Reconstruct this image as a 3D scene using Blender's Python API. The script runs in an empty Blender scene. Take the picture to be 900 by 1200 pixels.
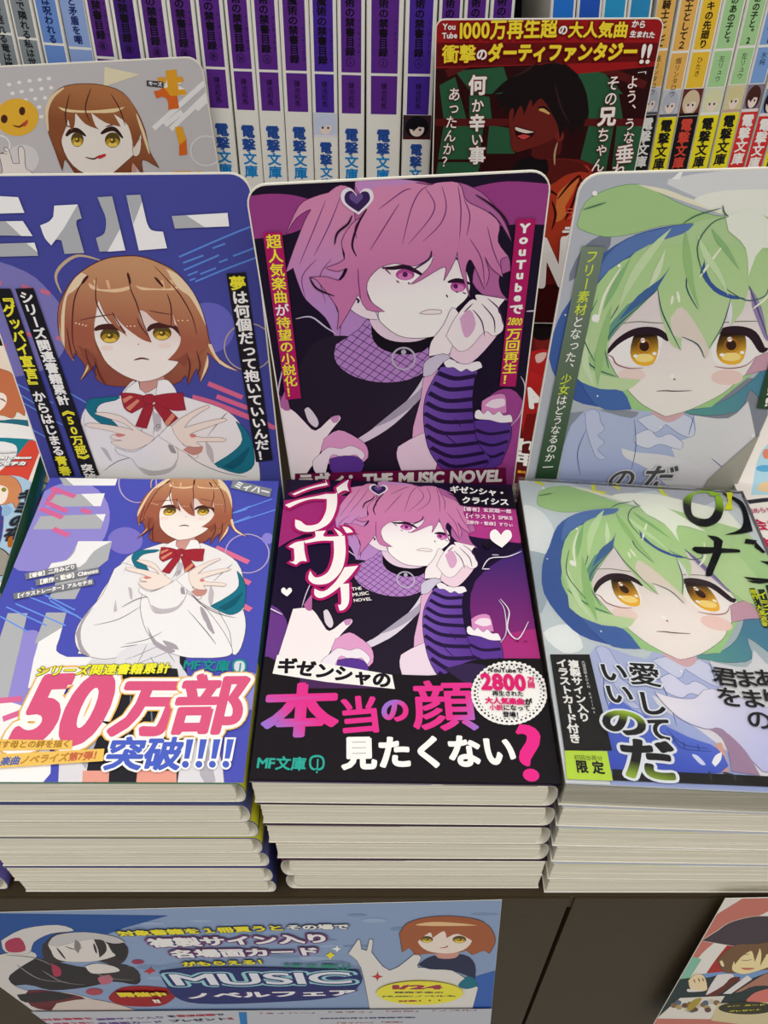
import bpy, math, random
from mathutils import Matrix, Vector, Euler
from mathutils.geometry import tessellate_polygon
random.seed(7)
SC = bpy.context.scene
COL = SC.collection
LIFT = 850.0            # the counter's working height above the floor, in mm

# ---------------------------------------------------------------- camera
FPX, PITCH, CZ = 950.0, math.radians(45), 257.0
cd = bpy.data.cameras.new('camera'); cam = bpy.data.objects.new('camera', cd); COL.objects.link(cam)
cd.sensor_fit = 'VERTICAL'; cd.sensor_height = 24; cd.lens = FPX/1200*24; cd.clip_start = 0.01
cam.location = (0, 0, (CZ+LIFT)/1000); cam.rotation_euler = (math.pi/2-PITCH, 0, 0)
SC.camera = cam
# ---------------------------------------------------------------- world, exposure
SC.view_settings.view_transform = 'Standard'; SC.view_settings.look = 'None'
SC.view_settings.exposure = 0.0; SC.view_settings.gamma = 1.0
SC.view_settings.use_curve_mapping = False
w = bpy.data.worlds.new('world'); SC.world = w; w.use_nodes = True
bg = w.node_tree.nodes['Background']; bg.inputs[0].default_value = (1.0, 0.98, 0.94, 1); bg.inputs[1].default_value = 0.40
def area(x, y, z, sx, sy, watt, col=(1, .98, .94), rot=(0, 0, 0)):
    l = bpy.data.lights.new('ceiling_light', 'AREA'); l.shape = 'RECTANGLE'; l.size = sx; l.size_y = sy; l.energy = watt; l.color = col
    o = bpy.data.objects.new('ceiling_light', l); COL.objects.link(o); o.location = (x, y, z); o.rotation_euler = rot
area(0.5, -0.75, 2.64, 3.4, .3, 25)
area(0.0, 0.45, 2.64, 3.4, .3, 16)
area(-0.3, -2.1, 2.64, 3.4, .3, 25)

# ---------------------------------------------------------------- small helpers
def lin(c):
    c = c.lstrip('#'); r = []
    for i in (0, 2, 4):
        v = int(c[i:i+2], 16)/255
        r.append(v/12.92 if v <= .04045 else ((v+.055)/1.055)**2.4)
    return r
def ray(px, py):
    X, Y = (px-450)/FPX, (py-600)/FPX; c, s = math.cos(PITCH), math.sin(PITCH)
    return Vector((X, c-s*Y, -s-c*Y))
def on_y(px, py, Y):
    d = ray(px, py); return Vector((0, 0, CZ))+d*(Y/d.y)
def on_z(px, py, Z):
    d = ray(px, py); return Vector((0, 0, CZ))+d*((Z-CZ)/d.z)
MATS = {}
def new_mat(name, rough=.5, coat=0.0, spec=.5):
    m = bpy.data.materials.new(name); m.use_nodes = True
    b = m.node_tree.nodes['Principled BSDF']
    b.inputs['Roughness'].default_value = rough; b.inputs['Coat Weight'].default_value = coat
    b.inputs['Coat Roughness'].default_value = .12; b.inputs['Specular IOR Level'].default_value = spec
    return m, m.node_tree, b
def mat(hexc, rough=.5, coat=0.0, bump=0.0, scale=900, vary=0.04, name=None, spec=.5):
    k = (hexc, rough, coat, bump, scale, vary)
    if k in MATS: return MATS[k]
    m, nt, b = new_mat(name or 'surface', rough, coat, spec)
    n = nt.nodes.new('ShaderNodeTexNoise'); n.inputs['Scale'].default_value = scale; n.inputs['Detail'].default_value = 4
    tc = nt.nodes.new('ShaderNodeTexCoord'); nt.links.new(tc.outputs['Object'], n.inputs['Vector'])
    mx = nt.nodes.new('ShaderNodeMix'); mx.data_type = 'RGBA'
    c = lin(hexc)
    mx.inputs[6].default_value = [v*(1-vary) for v in c]+[1]; mx.inputs[7].default_value = [min(1, v*(1+vary)) for v in c]+[1]
    nt.links.new(n.outputs['Fac'], mx.inputs[0]); nt.links.new(mx.outputs[2], b.inputs['Base Color'])
    if bump:
        bp = nt.nodes.new('ShaderNodeBump'); bp.inputs['Strength'].default_value = bump; bp.inputs['Distance'].default_value = .0004
        nt.links.new(n.outputs['Fac'], bp.inputs['Height']); nt.links.new(bp.outputs['Normal'], b.inputs['Normal'])
    MATS[k] = m; return m
def print_mat(name, rough, coat):
    m, nt, b = new_mat(name, rough, coat, .12)
    a = nt.nodes.new('ShaderNodeVertexColor'); a.layer_name = 'ink'
    n = nt.nodes.new('ShaderNodeTexNoise'); n.inputs['Scale'].default_value = 2500
    tc = nt.nodes.new('ShaderNodeTexCoord'); nt.links.new(tc.outputs['Object'], n.inputs['Vector'])
    mr = nt.nodes.new('ShaderNodeMapRange'); mr.inputs[3].default_value = .95; mr.inputs[4].default_value = 1.03
    nt.links.new(n.outputs['Fac'], mr.inputs[0])
    mul = nt.nodes.new('ShaderNodeVectorMath'); mul.operation = 'SCALE'
    nt.links.new(a.outputs['Color'], mul.inputs[0]); nt.links.new(mr.outputs[0], mul.inputs['Scale'])
    nt.links.new(mul.outputs[0], b.inputs['Base Color'])
    return m
INK = print_mat('laminated_print', .4, 0.0)
INK_MATT = print_mat('matt_print', .55, 0)
def page_mat():
    m, nt, b = new_mat('trimmed_pages', .8, 0, .1)
    tc = nt.nodes.new('ShaderNodeTexCoord'); mp = nt.nodes.new('ShaderNodeMapping')
    mp.inputs['Scale'].default_value = (6, 6, 900)
    nt.links.new(tc.outputs['Object'], mp.inputs[0])
    n = nt.nodes.new('ShaderNodeTexNoise'); n.inputs['Scale'].default_value = 1.0; n.inputs['Detail'].default_value = 5; n.inputs['Roughness'].default_value = .7
    nt.links.new(mp.outputs[0], n.inputs['Vector'])
    cr = nt.nodes.new('ShaderNodeValToRGB'); e = cr.color_ramp.elements
    e[0].position = .3; e[0].color = lin('c8c2b0')+[1]; e[1].position = .72; e[1].color = lin('f0ece0')+[1]
    x = cr.color_ramp.elements.new(.5); x.color = lin('e0dac9')+[1]
    nt.links.new(n.outputs['Fac'], cr.inputs[0]); nt.links.new(cr.outputs[0], b.inputs['Base Color'])
    bp = nt.nodes.new('ShaderNodeBump'); bp.inputs['Strength'].default_value = .5; bp.inputs['Distance'].default_value = .0005
    nt.links.new(n.outputs['Fac'], bp.inputs['Height']); nt.links.new(bp.outputs['Normal'], b.inputs['Normal'])
    return m
PAGES = page_mat()
def film_mat():
    m = bpy.data.materials.new('clear_film'); m.use_nodes = True; nt = m.node_tree; nt.nodes.clear()
    o = nt.nodes.new('ShaderNodeOutputMaterial'); t = nt.nodes.new('ShaderNodeBsdfTransparent'); g = nt.nodes.new('ShaderNodeBsdfGlossy')
    g.inputs['Roughness'].default_value = .15; t.inputs[0].default_value = (.97, .97, .97, 1)
    mx = nt.nodes.new('ShaderNodeMixShader'); f = nt.nodes.new('ShaderNodeFresnel'); f.inputs[0].default_value = 1.4
    n = nt.nodes.new('ShaderNodeTexNoise'); n.inputs['Scale'].default_value = 60; tc = nt.nodes.new('ShaderNodeTexCoord')
    bp = nt.nodes.new('ShaderNodeBump'); bp.inputs['Strength'].default_value = .5; bp.inputs['Distance'].default_value = .002
    nt.links.new(tc.outputs['Object'], n.inputs['Vector']); nt.links.new(n.outputs['Fac'], bp.inputs['Height'])
    nt.links.new(bp.outputs[0], g.inputs['Normal']); nt.links.new(bp.outputs[0], f.inputs['Normal'])
    nt.links.new(f.outputs[0], mx.inputs[0]); nt.links.new(t.outputs[0], mx.inputs[1]); nt.links.new(g.outputs[0], mx.inputs[2]); nt.links.new(mx.outputs[0], o.inputs[0])
    return m
FILM = film_mat()

def empty(name, M, label, cat, group=None):
    o = bpy.data.objects.new(name, None); COL.objects.link(o); o.empty_display_size = .02
    W = M.copy(); W.translation = (M.translation+Vector((0, 0, LIFT)))/1000
    o.matrix_world = W; o['mm'] = 1; del o['mm']
    o['label'] = label; o['category'] = cat
    if group: o['group'] = group
    return o
def root_of(M): return M
class MB:                       # a mesh in mm, in its thing's own frame
    def __init__(s): s.v = []; s.f = []; s.c = []; s.m = []
    def face(s, pts, mi=0):
        b = len(s.v); s.v += [tuple(p) for p in pts]; s.f.append(tuple(range(b, b+len(pts)))); s.m.append(mi)
    def box(s, x0, x1, y0, y1, z0, z1, mi=0):
        b = len(s.v)
        s.v += [(x, y, z) for z in (z0, z1) for y in (y0, y1) for x in (x0, x1)]
        for f in ((0, 2, 3, 1), (4, 5, 7, 6), (0, 1, 5, 4), (2, 6, 7, 3), (0, 4, 6, 2), (1, 3, 7, 5)):
            s.f.append(tuple(b+i for i in f)); s.m.append(mi)
    def prism(s, prof, y0, y1, mi=0):    # profile in x,z ; along y
        n = len(prof); b = len(s.v)
        s.v += [(p[0], y0, p[1]) for p in prof]+[(p[0], y1, p[1]) for p in prof]
        for i in range(n):
            j = (i+1) % n; s.f.append((b+i, b+j, b+n+j, b+n+i)); s.m.append(mi)
        for t in tessellate_polygon([[Vector((p[0], p[1], 0)) for p in prof]]):
            s.f.append((b+t[0], b+t[1], b+t[2])); s.m.append(mi)
            s.f.append((b+n+t[0], b+n+t[2], b+n+t[1])); s.m.append(mi)
    def build(s, name, mats, parent, M=None, smooth=False, label=None):
        me = bpy.data.meshes.new(name)
        me.from_pydata([(p[0]/1000, p[1]/1000, p[2]/1000) for p in s.v], [], s.f)
        for m in (mats if isinstance(mats, (list, tuple)) else [mats]): me.materials.append(m)
        if any(s.m): me.polygons.foreach_set('material_index', s.m)
        if s.c:
            a = me.color_attributes.new('ink', 'FLOAT_COLOR', 'POINT')
            a.data.foreach_set('color', [x for c in s.c for x in (c[0], c[1], c[2], 1)])
        else:
            import bmesh
            bm = bmesh.new(); bm.from_mesh(me); bmesh.ops.remove_doubles(bm, verts=bm.verts, dist=1e-6)
            bmesh.ops.recalc_face_normals(bm, faces=bm.faces); bm.to_mesh(me); bm.free()
        if smooth: me.polygons.foreach_set('use_smooth', [True]*len(me.polygons))
        me.update()
        o = bpy.data.objects.new(name, me); COL.objects.link(o)
        if parent is not None: o.parent = parent
        if label: o['label'] = label
        return o

# ---------------------------------------------------------------- glyphs
GL = {}; STEP = .0011
def glyph(s, off=0.0):
    off = round(off, 3)
    if (s, off) in GL: return GL[(s, off)]
    c = bpy.data.curves.new('glyph', 'FONT'); c.body = s; c.resolution_u = 4 if len(s) == 1 and (ord(s) < 0x3100) else 3; c.offset = off
    o = bpy.data.objects.new('glyph', c); me = bpy.data.meshes.new_from_object(o)
    V = [(v.co.x, v.co.y) for v in me.vertices]; T = []; cnt = {}
    for p in me.polygons:
        vs = list(p.vertices)
        for i in range(1, len(vs)-1): T.append((vs[0], vs[i], vs[i+1]))
        for i in range(len(vs)):
            a, b = vs[i], vs[(i+1) % len(vs)]; k = (min(a, b), max(a, b)); cnt[k] = cnt.get(k, 0)+1
    Eb = [k for k, n in cnt.items() if n == 1]
    xs = [v[0] for v in V] or [0, 1]; ys = [v[1] for v in V] or [0, 1]
    bpy.data.objects.remove(o); bpy.data.curves.remove(c); bpy.data.meshes.remove(me)
    GL[(s, off)] = (V, T, Eb, (min(xs), max(xs), min(ys), max(ys))); return GL[(s, off)]

def pts(s, fr):
    P = []; sharp = []
    for t in s.split():
        h = t.endswith('!'); t = t.rstrip('!'); x, y = t.split(','); P.append(fr(float(x), float(y))); sharp.append(h)
    return P, sharp
def smooth_loop(P, sharp, closed=True, k=3):
    n = len(P); out = []
    rng = range(n) if closed else range(n-1)
    for i in rng:
        p1 = P[i]; p2 = P[(i+1) % n]
        p0 = P[(i-1) % n] if (closed or i > 0) else p1
        p3 = P[(i+2) % n] if (closed or i < n-2) else p2
        if sharp[i]: p0 = p1
        if sharp[(i+1) % n]: p3 = p2
        for j in range(k):
            t = j/k; t2 = t*t; t3 = t2*t
            out.append(tuple(.5*((2*p1[a])+(-p0[a]+p2[a])*t+(2*p0[a]-5*p1[a]+4*p2[a]-p3[a])*t2+(-p0[a]+3*p1[a]-3*p2[a]+p3[a])*t3) for a in (0, 1)))
    if not closed: out.append(P[-1])
    return out

class Art:
    """flat print in sheet millimetres: u to the right, v down"""
    def __init__(s): s.ops = []
    def add(s, V, T, col): s.ops.append((V, T, col))
    def color(s, col, fr):
        if isinstance(col, str):
            c = lin(col); return lambda p: c
        a, b, p, q = col; a, b = lin(a), lin(b); p, q = fr(*p), fr(*q); d = (q[0]-p[0], q[1]-p[1]); L = d[0]**2+d[1]**2
        def f(v):
            t = max(0, min(1, ((v[0]-p[0])*d[0]+(v[1]-p[1])*d[1])/L)); return [a[i]+(b[i]-a[i])*t for i in range(3)]
        return f
    def F(s, fr, txt, col, k=3, edge=None, ew=1.0):
        P, sh = pts(txt, fr); L = smooth_loop(P, sh, True, k)
        if edge: s.stroke(L+[L[0]], ew, s.color(edge, fr), taper=False)
        s.fill(L, s.color(col, fr))
    def P(s, fr, txt, col):
        P, sh = pts(txt, fr); s.fill(P, s.color(col, fr))
    def fill(s, L, cf):
        T = tessellate_polygon([[Vector((p[0], p[1], 0)) for p in L]]); s.add(L, [tuple(t) for t in T], cf)
    def E(s, fr, cx, cy, rx, ry, col, n=28, ring=0):
        O = [fr(cx+rx*math.cos(2*math.pi*i/n), cy+ry*math.sin(2*math.pi*i/n)) for i in range(n)]
        if ring:
            s.stroke(O+[O[0]], ring, s.color(col, fr), taper=False)
        else: s.fill(O, s.color(col, fr))
    def stroke(s, L, wd, cf, taper=True):
        wd *= 1.2
        V = []; T = []; n = len(L)
        for i, p in enumerate(L):
            a = L[max(0, i-1)]; b = L[min(n-1, i+1)]
            if not taper and L[0] == L[-1] and i in (0, n-1): a = L[-2]; b = L[1]
            dx, dy = b[0]-a[0], b[1]-a[1]; l = math.hypot(dx, dy) or 1
            t = i/(n-1); w_ = wd/2*((math.sin(math.pi*(.06+.88*t))**.7) if taper else 1)
            V += [(p[0]-dy/l*w_, p[1]+dx/l*w_), (p[0]+dy/l*w_, p[1]-dx/l*w_)]
        for i in range(n-1): a = 2*i; T += [(a, a+1, a+3), (a, a+3, a+2)]
        s.add(V, T, cf)
    def S(s, fr, txt, wd, col, taper=True, k=4):
        for part in txt.split('|'):
            P, sh = pts(part, fr)
            s.stroke(smooth_loop(P, sh, False, k), wd, s.color(col, fr), taper)
    def hatch(s, fr, txt, step, ang, wd, col):
        P, sh = pts(txt, fr); L = smooth_loop(P, sh); ca, sa = math.cos(ang), math.sin(ang)
        Q = [(x*ca+y*sa, -x*sa+y*ca) for x, y in L]; y0 = min(q[1] for q in Q); y1 = max(q[1] for q in Q); y = y0+step/2
        cf = s.color(col, fr); V = []; T = []
        while y < y1:
            X = sorted(a[0]+(b[0]-a[0])*(y-a[1])/(b[1]-a[1]) for a, b in zip(Q, Q[1:]+Q[:1]) if (a[1] > y) != (b[1] > y))
            for a, b in zip(X[::2], X[1::2]):
                n = len(V)
                for (x, yy) in ((a, y-wd/2), (b, y-wd/2), (b, y+wd/2), (a, y+wd/2)): V.append((x*ca-yy*sa, x*sa+yy*ca))
                T += [(n, n+1, n+2), (n, n+2, n+3)]
            y += step
        s.add(V, T, cf)
    def glyphs(s, ch, fn, cf, bold, outline):
        V, T, Eb, bb = glyph(ch)
        def grown(wd):              # the glyph fattened by a ribbon along its outline; every piece has a height of its own
            V2 = []; T2 = []
            for i, (a, b) in enumerate(Eb):
                p, q = V[a], V[b]; dx, dy = q[0]-p[0], q[1]-p[1]; l = math.hypot(dx, dy) or 1; dx /= l; dy /= l
                e = 0 if wd > .025 else wd*.42; n = len(V2); h = (i*5 % 13)*STEP
                for (c, sg, w2) in ((p, -1, -wd), (q, 1, -wd), (q, 1, wd), (p, -1, wd)):
                    V2.append((c[0]+sg*dx*e-dy*w2, c[1]+sg*dy*e+dx*w2, h))
                T2 += [(n, n+1, n+2), (n, n+2, n+3)]
            if wd > .025:           # round joints
                for i, (a, b) in enumerate(Eb):
                    c = V[a]; n = len(V2); h = ((i*5+6) % 13)*STEP+STEP*.5
                    V2 += [(c[0]+wd*math.cos(k*math.pi/4), c[1]+wd*math.sin(k*math.pi/4), h) for k in range(8)]
                    T2 += [(n, n+k, n+k+1) for k in range(1, 7)]
            n = len(V2); return V2+[(v[0], v[1], 13*STEP) for v in V], T2+[tuple(i+n for i in t) for t in T]
        out = []
        for wd, oc in outline:
            V2, T2 = grown(bold+wd); out.append((fn, V2, T2, oc))
        if bold: V2, T2 = grown(bold)
        else: V2, T2 = [(v[0], v[1], 0.0) for v in V], T
        out.append((fn, V2, T2, cf))
        return out
    def merge(s, items):            # items: list of lists of (fn,V,T,cf) per glyph; same index -> same layer
        if not items: return
        for k in range(len(items[0])):
            V = []; T = []; cfs = []
            for it in items:
                fn, v, t, cf = it[k]; b = len(V); V += [fn(p[0], p[1])+(p[2],) for p in v]; T += [tuple(i+b for i in x) for x in t]; cfs.append((len(V), cf))
            def cfun(cfs=cfs):
                def f(p, i):
                    for lim, c in cfs:
                        if i < lim: return c(p)
                return f
            s.ops.append((V, T, ('i', cfun())))
    def TV(s, fr, segs, a, b, w=1.0, bold=.02, outline=(), scale=1.0, slant=0.0):
        """vertical text: segs [(string, colour)], a/b centre line ends (in fr)"""
        A, B = fr(*a), fr(*b); n = sum(len(x[0]) for x in segs); dx, dy = (B[0]-A[0])/n, (B[1]-A[1])/n
        L = math.hypot(dx, dy); ux, uy = dx/L, dy/L; items = []; i = 0
        ol = [(o[0], s.color(o[1], fr)) for o in outline]
        for st, c in segs:
            cf = s.color(c, fr)
            for ch in st:
                cx, cy = A[0]+dx*(i+.5), A[1]+dy*(i+.5); i += 1
                if ch == ' ' or ch == '　': continue
                V, T, Eb, bb = glyph(ch)
                asc = ord(ch) < 256
                mx, my = ((bb[0]+bb[1])/2, (bb[2]+bb[3])/2) if asc else (.5, .36)
                r = ch in 'ー—『』《》「」…〜()=-'
                ox = oy = 0
                if ch in '、。': ox, oy = .55, .55
                if ch in 'ッっゃゅょャュョィぃァェ': ox, oy = .08, .08
                k = L*scale
                def fn(x, y, cx=cx, cy=cy, mx=mx, my=my, r=r, ox=ox, oy=oy, k=k):
                    x = x-mx+ox; y = y-my+oy
                    if r: x, y = y, -x
                    x *= w
                    # right vector is perpendicular of down vector
                    x += slant*y
                    return (cx+(uy*x-ux*y)*k, cy+(-ux*x-uy*y)*k)
                items.append(s.glyphs(ch, fn, cf, bold, ol))
        s.merge(items)
    def TH(s, fr, segs, a, b, h=1.0, bold=.02, outline=(), slant=0.0, caps=False, cj=None):
        """horizontal text fitted between a and b (centre line), h scales its height"""
        A, B = fr(*a), fr(*b); W = math.hypot(B[0]-A[0], B[1]-A[1]); ux, uy = (B[0]-A[0])/W, (B[1]-A[1])/W
        lay = []; x = 0
        ol = [(o[0], s.color(o[1], fr)) for o in outline]
        for st, c in segs:
            for ch in st:
                if ch in ' ': x += .35; continue
                bb = glyph(ch)[3]; asc = ord(ch) < 256
                if asc: lay.append((ch, x-bb[0]+.04, c)); x += bb[1]-bb[0]+.1
                else: lay.append((ch, x, c)); x += 1.0
        k = W/x; items = []
        for ch, x0, c in lay:
            def fn(px, py, x0=x0):
                X = (px+x0)*k; Y = (py-.36)*k*h; X += slant*Y
                return (A[0]+ux*X+uy*Y, A[1]+uy*X-ux*Y)
            items.append(s.glyphs(ch, fn, s.color(c, fr), bold, ol))
        s.merge(items)
    def mapped(s, A):
        r = Art()
        for V, T, c in s.ops:
            V2 = [(A[0][0]*u+A[0][1]*v+A[0][2], A[1][0]*u+A[1][1]*v+A[1][2]) for u, v in [q[:2] for q in V]]; V2 = [a+tuple(b[2:]) for a, b in zip(V2, V)]
            # colours are looked up in the source coordinates
            if isinstance(c, tuple): cc = [c[1](V[i], i) for i in range(len(V))]
            else: cc = [c(V[i]) for i in range(len(V))]
            r.ops.append((V2, T, ('i', (lambda cc: (lambda p, i: cc[i]))(cc))))
        return r
    def __add__(s, o): r = Art(); r.ops = s.ops+o.ops; return r

def clip_tri(P, clip):
    # P list of (x,y,rgb...) ; clip convex polygon, counter-clockwise in (u,v)
    for i in range(len(clip)):
        a = clip[i]; b = clip[(i+1) % len(clip)]; out = []; n = len(P)
        if n == 0: return P
        ex, ey = b[0]-a[0], b[1]-a[1]
        D = [ex*(p[1]-a[1])-ey*(p[0]-a[0]) for p in P]
        if min(D) >= 0: continue
        for j in range(n):
            p, q, dp, dq = P[j], P[(j+1) % n], D[j], D[(j+1) % n]
            if dp >= 0: out.append(p)
            if (dp >= 0) != (dq >= 0):
                t = dp/(dp-dq); out.append(tuple(p[k]+(q[k]-p[k])*t for k in range(len(p))))
        P = out
    return P
DZ = .0035
class Sheet:
    """a flat printed face: its pose in the world in mm"""
    def __init__(s, kind, pos, deg, W, H):
        R = Euler([math.radians(a) for a in deg], 'XYZ').to_matrix().to_4x4()
        if kind == 'v': R = R @ Matrix.Rotation(math.pi/2, 4, 'X')
        s.M = Matrix.Translation(pos) @ R; s.inv = s.M.inverted(); s.W, s.H = W, H
        s.full = [(0, 0), (W, 0), (W, H), (0, H)]
    def loc(s, px, py):
        o = s.inv @ Vector((0, 0, CZ)); d = s.inv.to_3x3() @ ray(px, py); t = -o.z/d.z; q = o+d*t; return (q.x, -q.y)
    def frame(s, ox, oy, sc): return lambda x, y: s.loc(ox+x/sc, oy+y/sc)
    def rounded(s, r):
        c = []
        for cx, cy, a0 in ((s.W-r, r, -90), (s.W-r, s.H-r, 0), (r, s.H-r, 90), (r, r, 180)):
            for k in range(7): a = math.radians(a0+15*k); c.append((cx+r*math.cos(a), cy+r*math.sin(a)))
        return c
    def emit(s, art, name, parent, rootM, clip=None, z0=0.02, material=None, label=None):
        clip = clip or s.full
        mb = MB(); M = rootM.inverted() @ s.M; z = z0
        ids = {}
        x0 = min(p[0] for p in clip); x1 = max(p[0] for p in clip); y0 = min(p[1] for p in clip); y1 = max(p[1] for p in clip)
        for V, T, c in art.ops:
            z += DZ; used = False
            cols = [c[1](V[i], i) for i in range(len(V))] if isinstance(c, tuple) else [c(v) for v in V]
            for t in T:
                P = [(V[i][0], V[i][1], cols[i][0], cols[i][1], cols[i][2], V[i][2] if len(V[i]) > 2 else 0.0) for i in t]
                if max(p[0] for p in P) < x0 or min(p[0] for p in P) > x1 or max(p[1] for p in P) < y0 or min(p[1] for p in P) > y1: continue
                P = clip_tri(P, clip)
                if len(P) < 3: continue
                ar = sum(P[i][0]*P[(i+1) % len(P)][1]-P[(i+1) % len(P)][0]*P[i][1] for i in range(len(P)))
                if abs(ar) < 1e-7: continue
                if ar > 0: P = P[::-1]
                b = len(mb.v)
                for p in P: mb.v.append(tuple(M @ Vector((p[0], -p[1], z+p[5])))); mb.c.append(p[2:5])
                mb.f.append(tuple(range(b, b+len(P)))); mb.m.append(0)
            if V and len(V[0]) > 2: z += 13*STEP
        if not mb.v: return None
        return mb.build(name, material or INK, parent, label=label)
import numpy as np
# ---------------------------------------------------------------- the printed faces
SH = {
 'coverL': Sheet('h', (-153.8, 275.2, 4.1), (.02, 1.79, .69), 105, 149),
 'coverC': Sheet('h', (-45.2, 277.2, 1.2), (.03, 1.80, .04), 105, 149),
 'coverR': Sheet('h', (62.6, 276.2, 1.6), (.07, 4.10, -.71), 105, 149),
 'cardL': Sheet('v', (-158.4, 292.7, 136.2), (-5.02, -.14, .8), 109.8, 168),
 'cardC': Sheet('v', (-47.9, 275.2, 140.0), (1.95, -1.82, 2.46), 106, 171),
 'cardR': Sheet('v', (66.9, 276.0, 143.6), (2.01, -.04, 4.08), 106, 174),
 'cardB': Sheet('v', (-211.5, 429.6, 131.1), (-1.0, -1.19, 5.0), 122, 163),
 'cardRed': Sheet('v', (24.3, 432.6, 151.6), (-1.08, -.99, -3.0), 106, 161),
 'flyer': Sheet('v', (137.7, 121.0, -84.6), (-1.6, -3.48, -.09), 128, 182),
 'poster': Sheet('v', (-207.5, 124.0, -112), (.0, -3.9, 0), 257, 364),
}
def affine(card, cov, pairs, fa, fb):
    A = np.array([fa(*p) for p, q in pairs]); B = np.array([fb(*q) for p, q in pairs])
    s = np.linalg.lstsq(np.c_[A, np.ones(len(A))], B, rcond=None)[0]
    return s.T.tolist()
# ================= picture 1: girl with short brown hair, blue ground
L = SH['cardL']; ZL = L.frame(0, 190, 2.7273); A1 = L.frame(60, 290, 3.75); B1 = L.frame(70, 440, 3.4615)
CL = SH['coverL'].frame(0, 550, 2.7273); CL2 = SH['coverL'].frame(90, 680, 3.75); CL3 = SH['coverL'].frame(0, 600, 6.67)
MAP_L = affine(L, SH['coverL'], [((343, 552), (557, 140)), ((520, 545), (668, 140)), ((453, 630), (600, 185)), ((481, 765), (580, 266)), ((722, 883), (720, 370)), ((400, 303), (600, 10)), ((430, 870), (485, 350))], ZL, CL)
def big(c): return [(-80, -60), (220, -60), (220, 260), (-80, 260)]
def ground(col):
    a = Art(); a.fill([(-60, -60), (400, -60), (400, 500), (-60, 500)], (lambda c: (lambda p: c))(lin(col))); return a
gl = ground('484c9e')
gl.F(ZL, "-260,500 -200,360 -60,310 82,350 155,410 199,472 212,564 191,622 130,668 0,690 -180,680", '807bbd')
gl.E(ZL, 665, 530, 85, 82, '6a68c2')
for l in ("572,303 760,222 900,170", "585,322 650,298", "588,345 700,297", "600,362 632,349", "640,358 690,338", "606,378 625,371", "624,382 730,338 860,290", "680,275 720,260", "700,320 728,310", "745,300 850,260"):
    gl.S(ZL, l, .55, '5f8fe0', taper=False)
for l in ("665,707 775,752", "692,748 792,786", "615,750 700,775 880,850", "700,780 860,840"): gl.S(ZL, l, 2.0, 'd9688f', taper=False)
for l in ("-10,382 5,388", "130,410 160,420", "180,560 200,566", "70,395 110,412", "-20,575 20,590", "85,548 130,560"): gl.S(ZL, l, 1.6, 'd4708f', taper=False)
for l in ("0,700 140,790", "20,690 170,770", "40,820 150,880", "60,760 200,840", "210,730 330,800"): gl.S(ZL, l, .5, '6c9be6', taper=False)
for l in ("80,700 250,690 330,720",): pass
gl.E(ZL, 795, 590, 78, 75, 'b9a99c', ring=.45)
def soft_eye(a, fr, cx, cy, rx, ry, dark, mid, lite):
    a.E(fr, cx, cy, rx, ry, dark); a.E(fr, cx, cy+ry*.3, rx*.86, ry*.62, mid); a.E(fr, cx, cy+ry*.58, rx*.62, ry*.32, lite)
    a.E(fr, cx, cy, rx*.36, ry*.42, dark); a.E(fr, cx-rx*.1, cy-ry*.05, rx*.16, ry*.16, lite)
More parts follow.
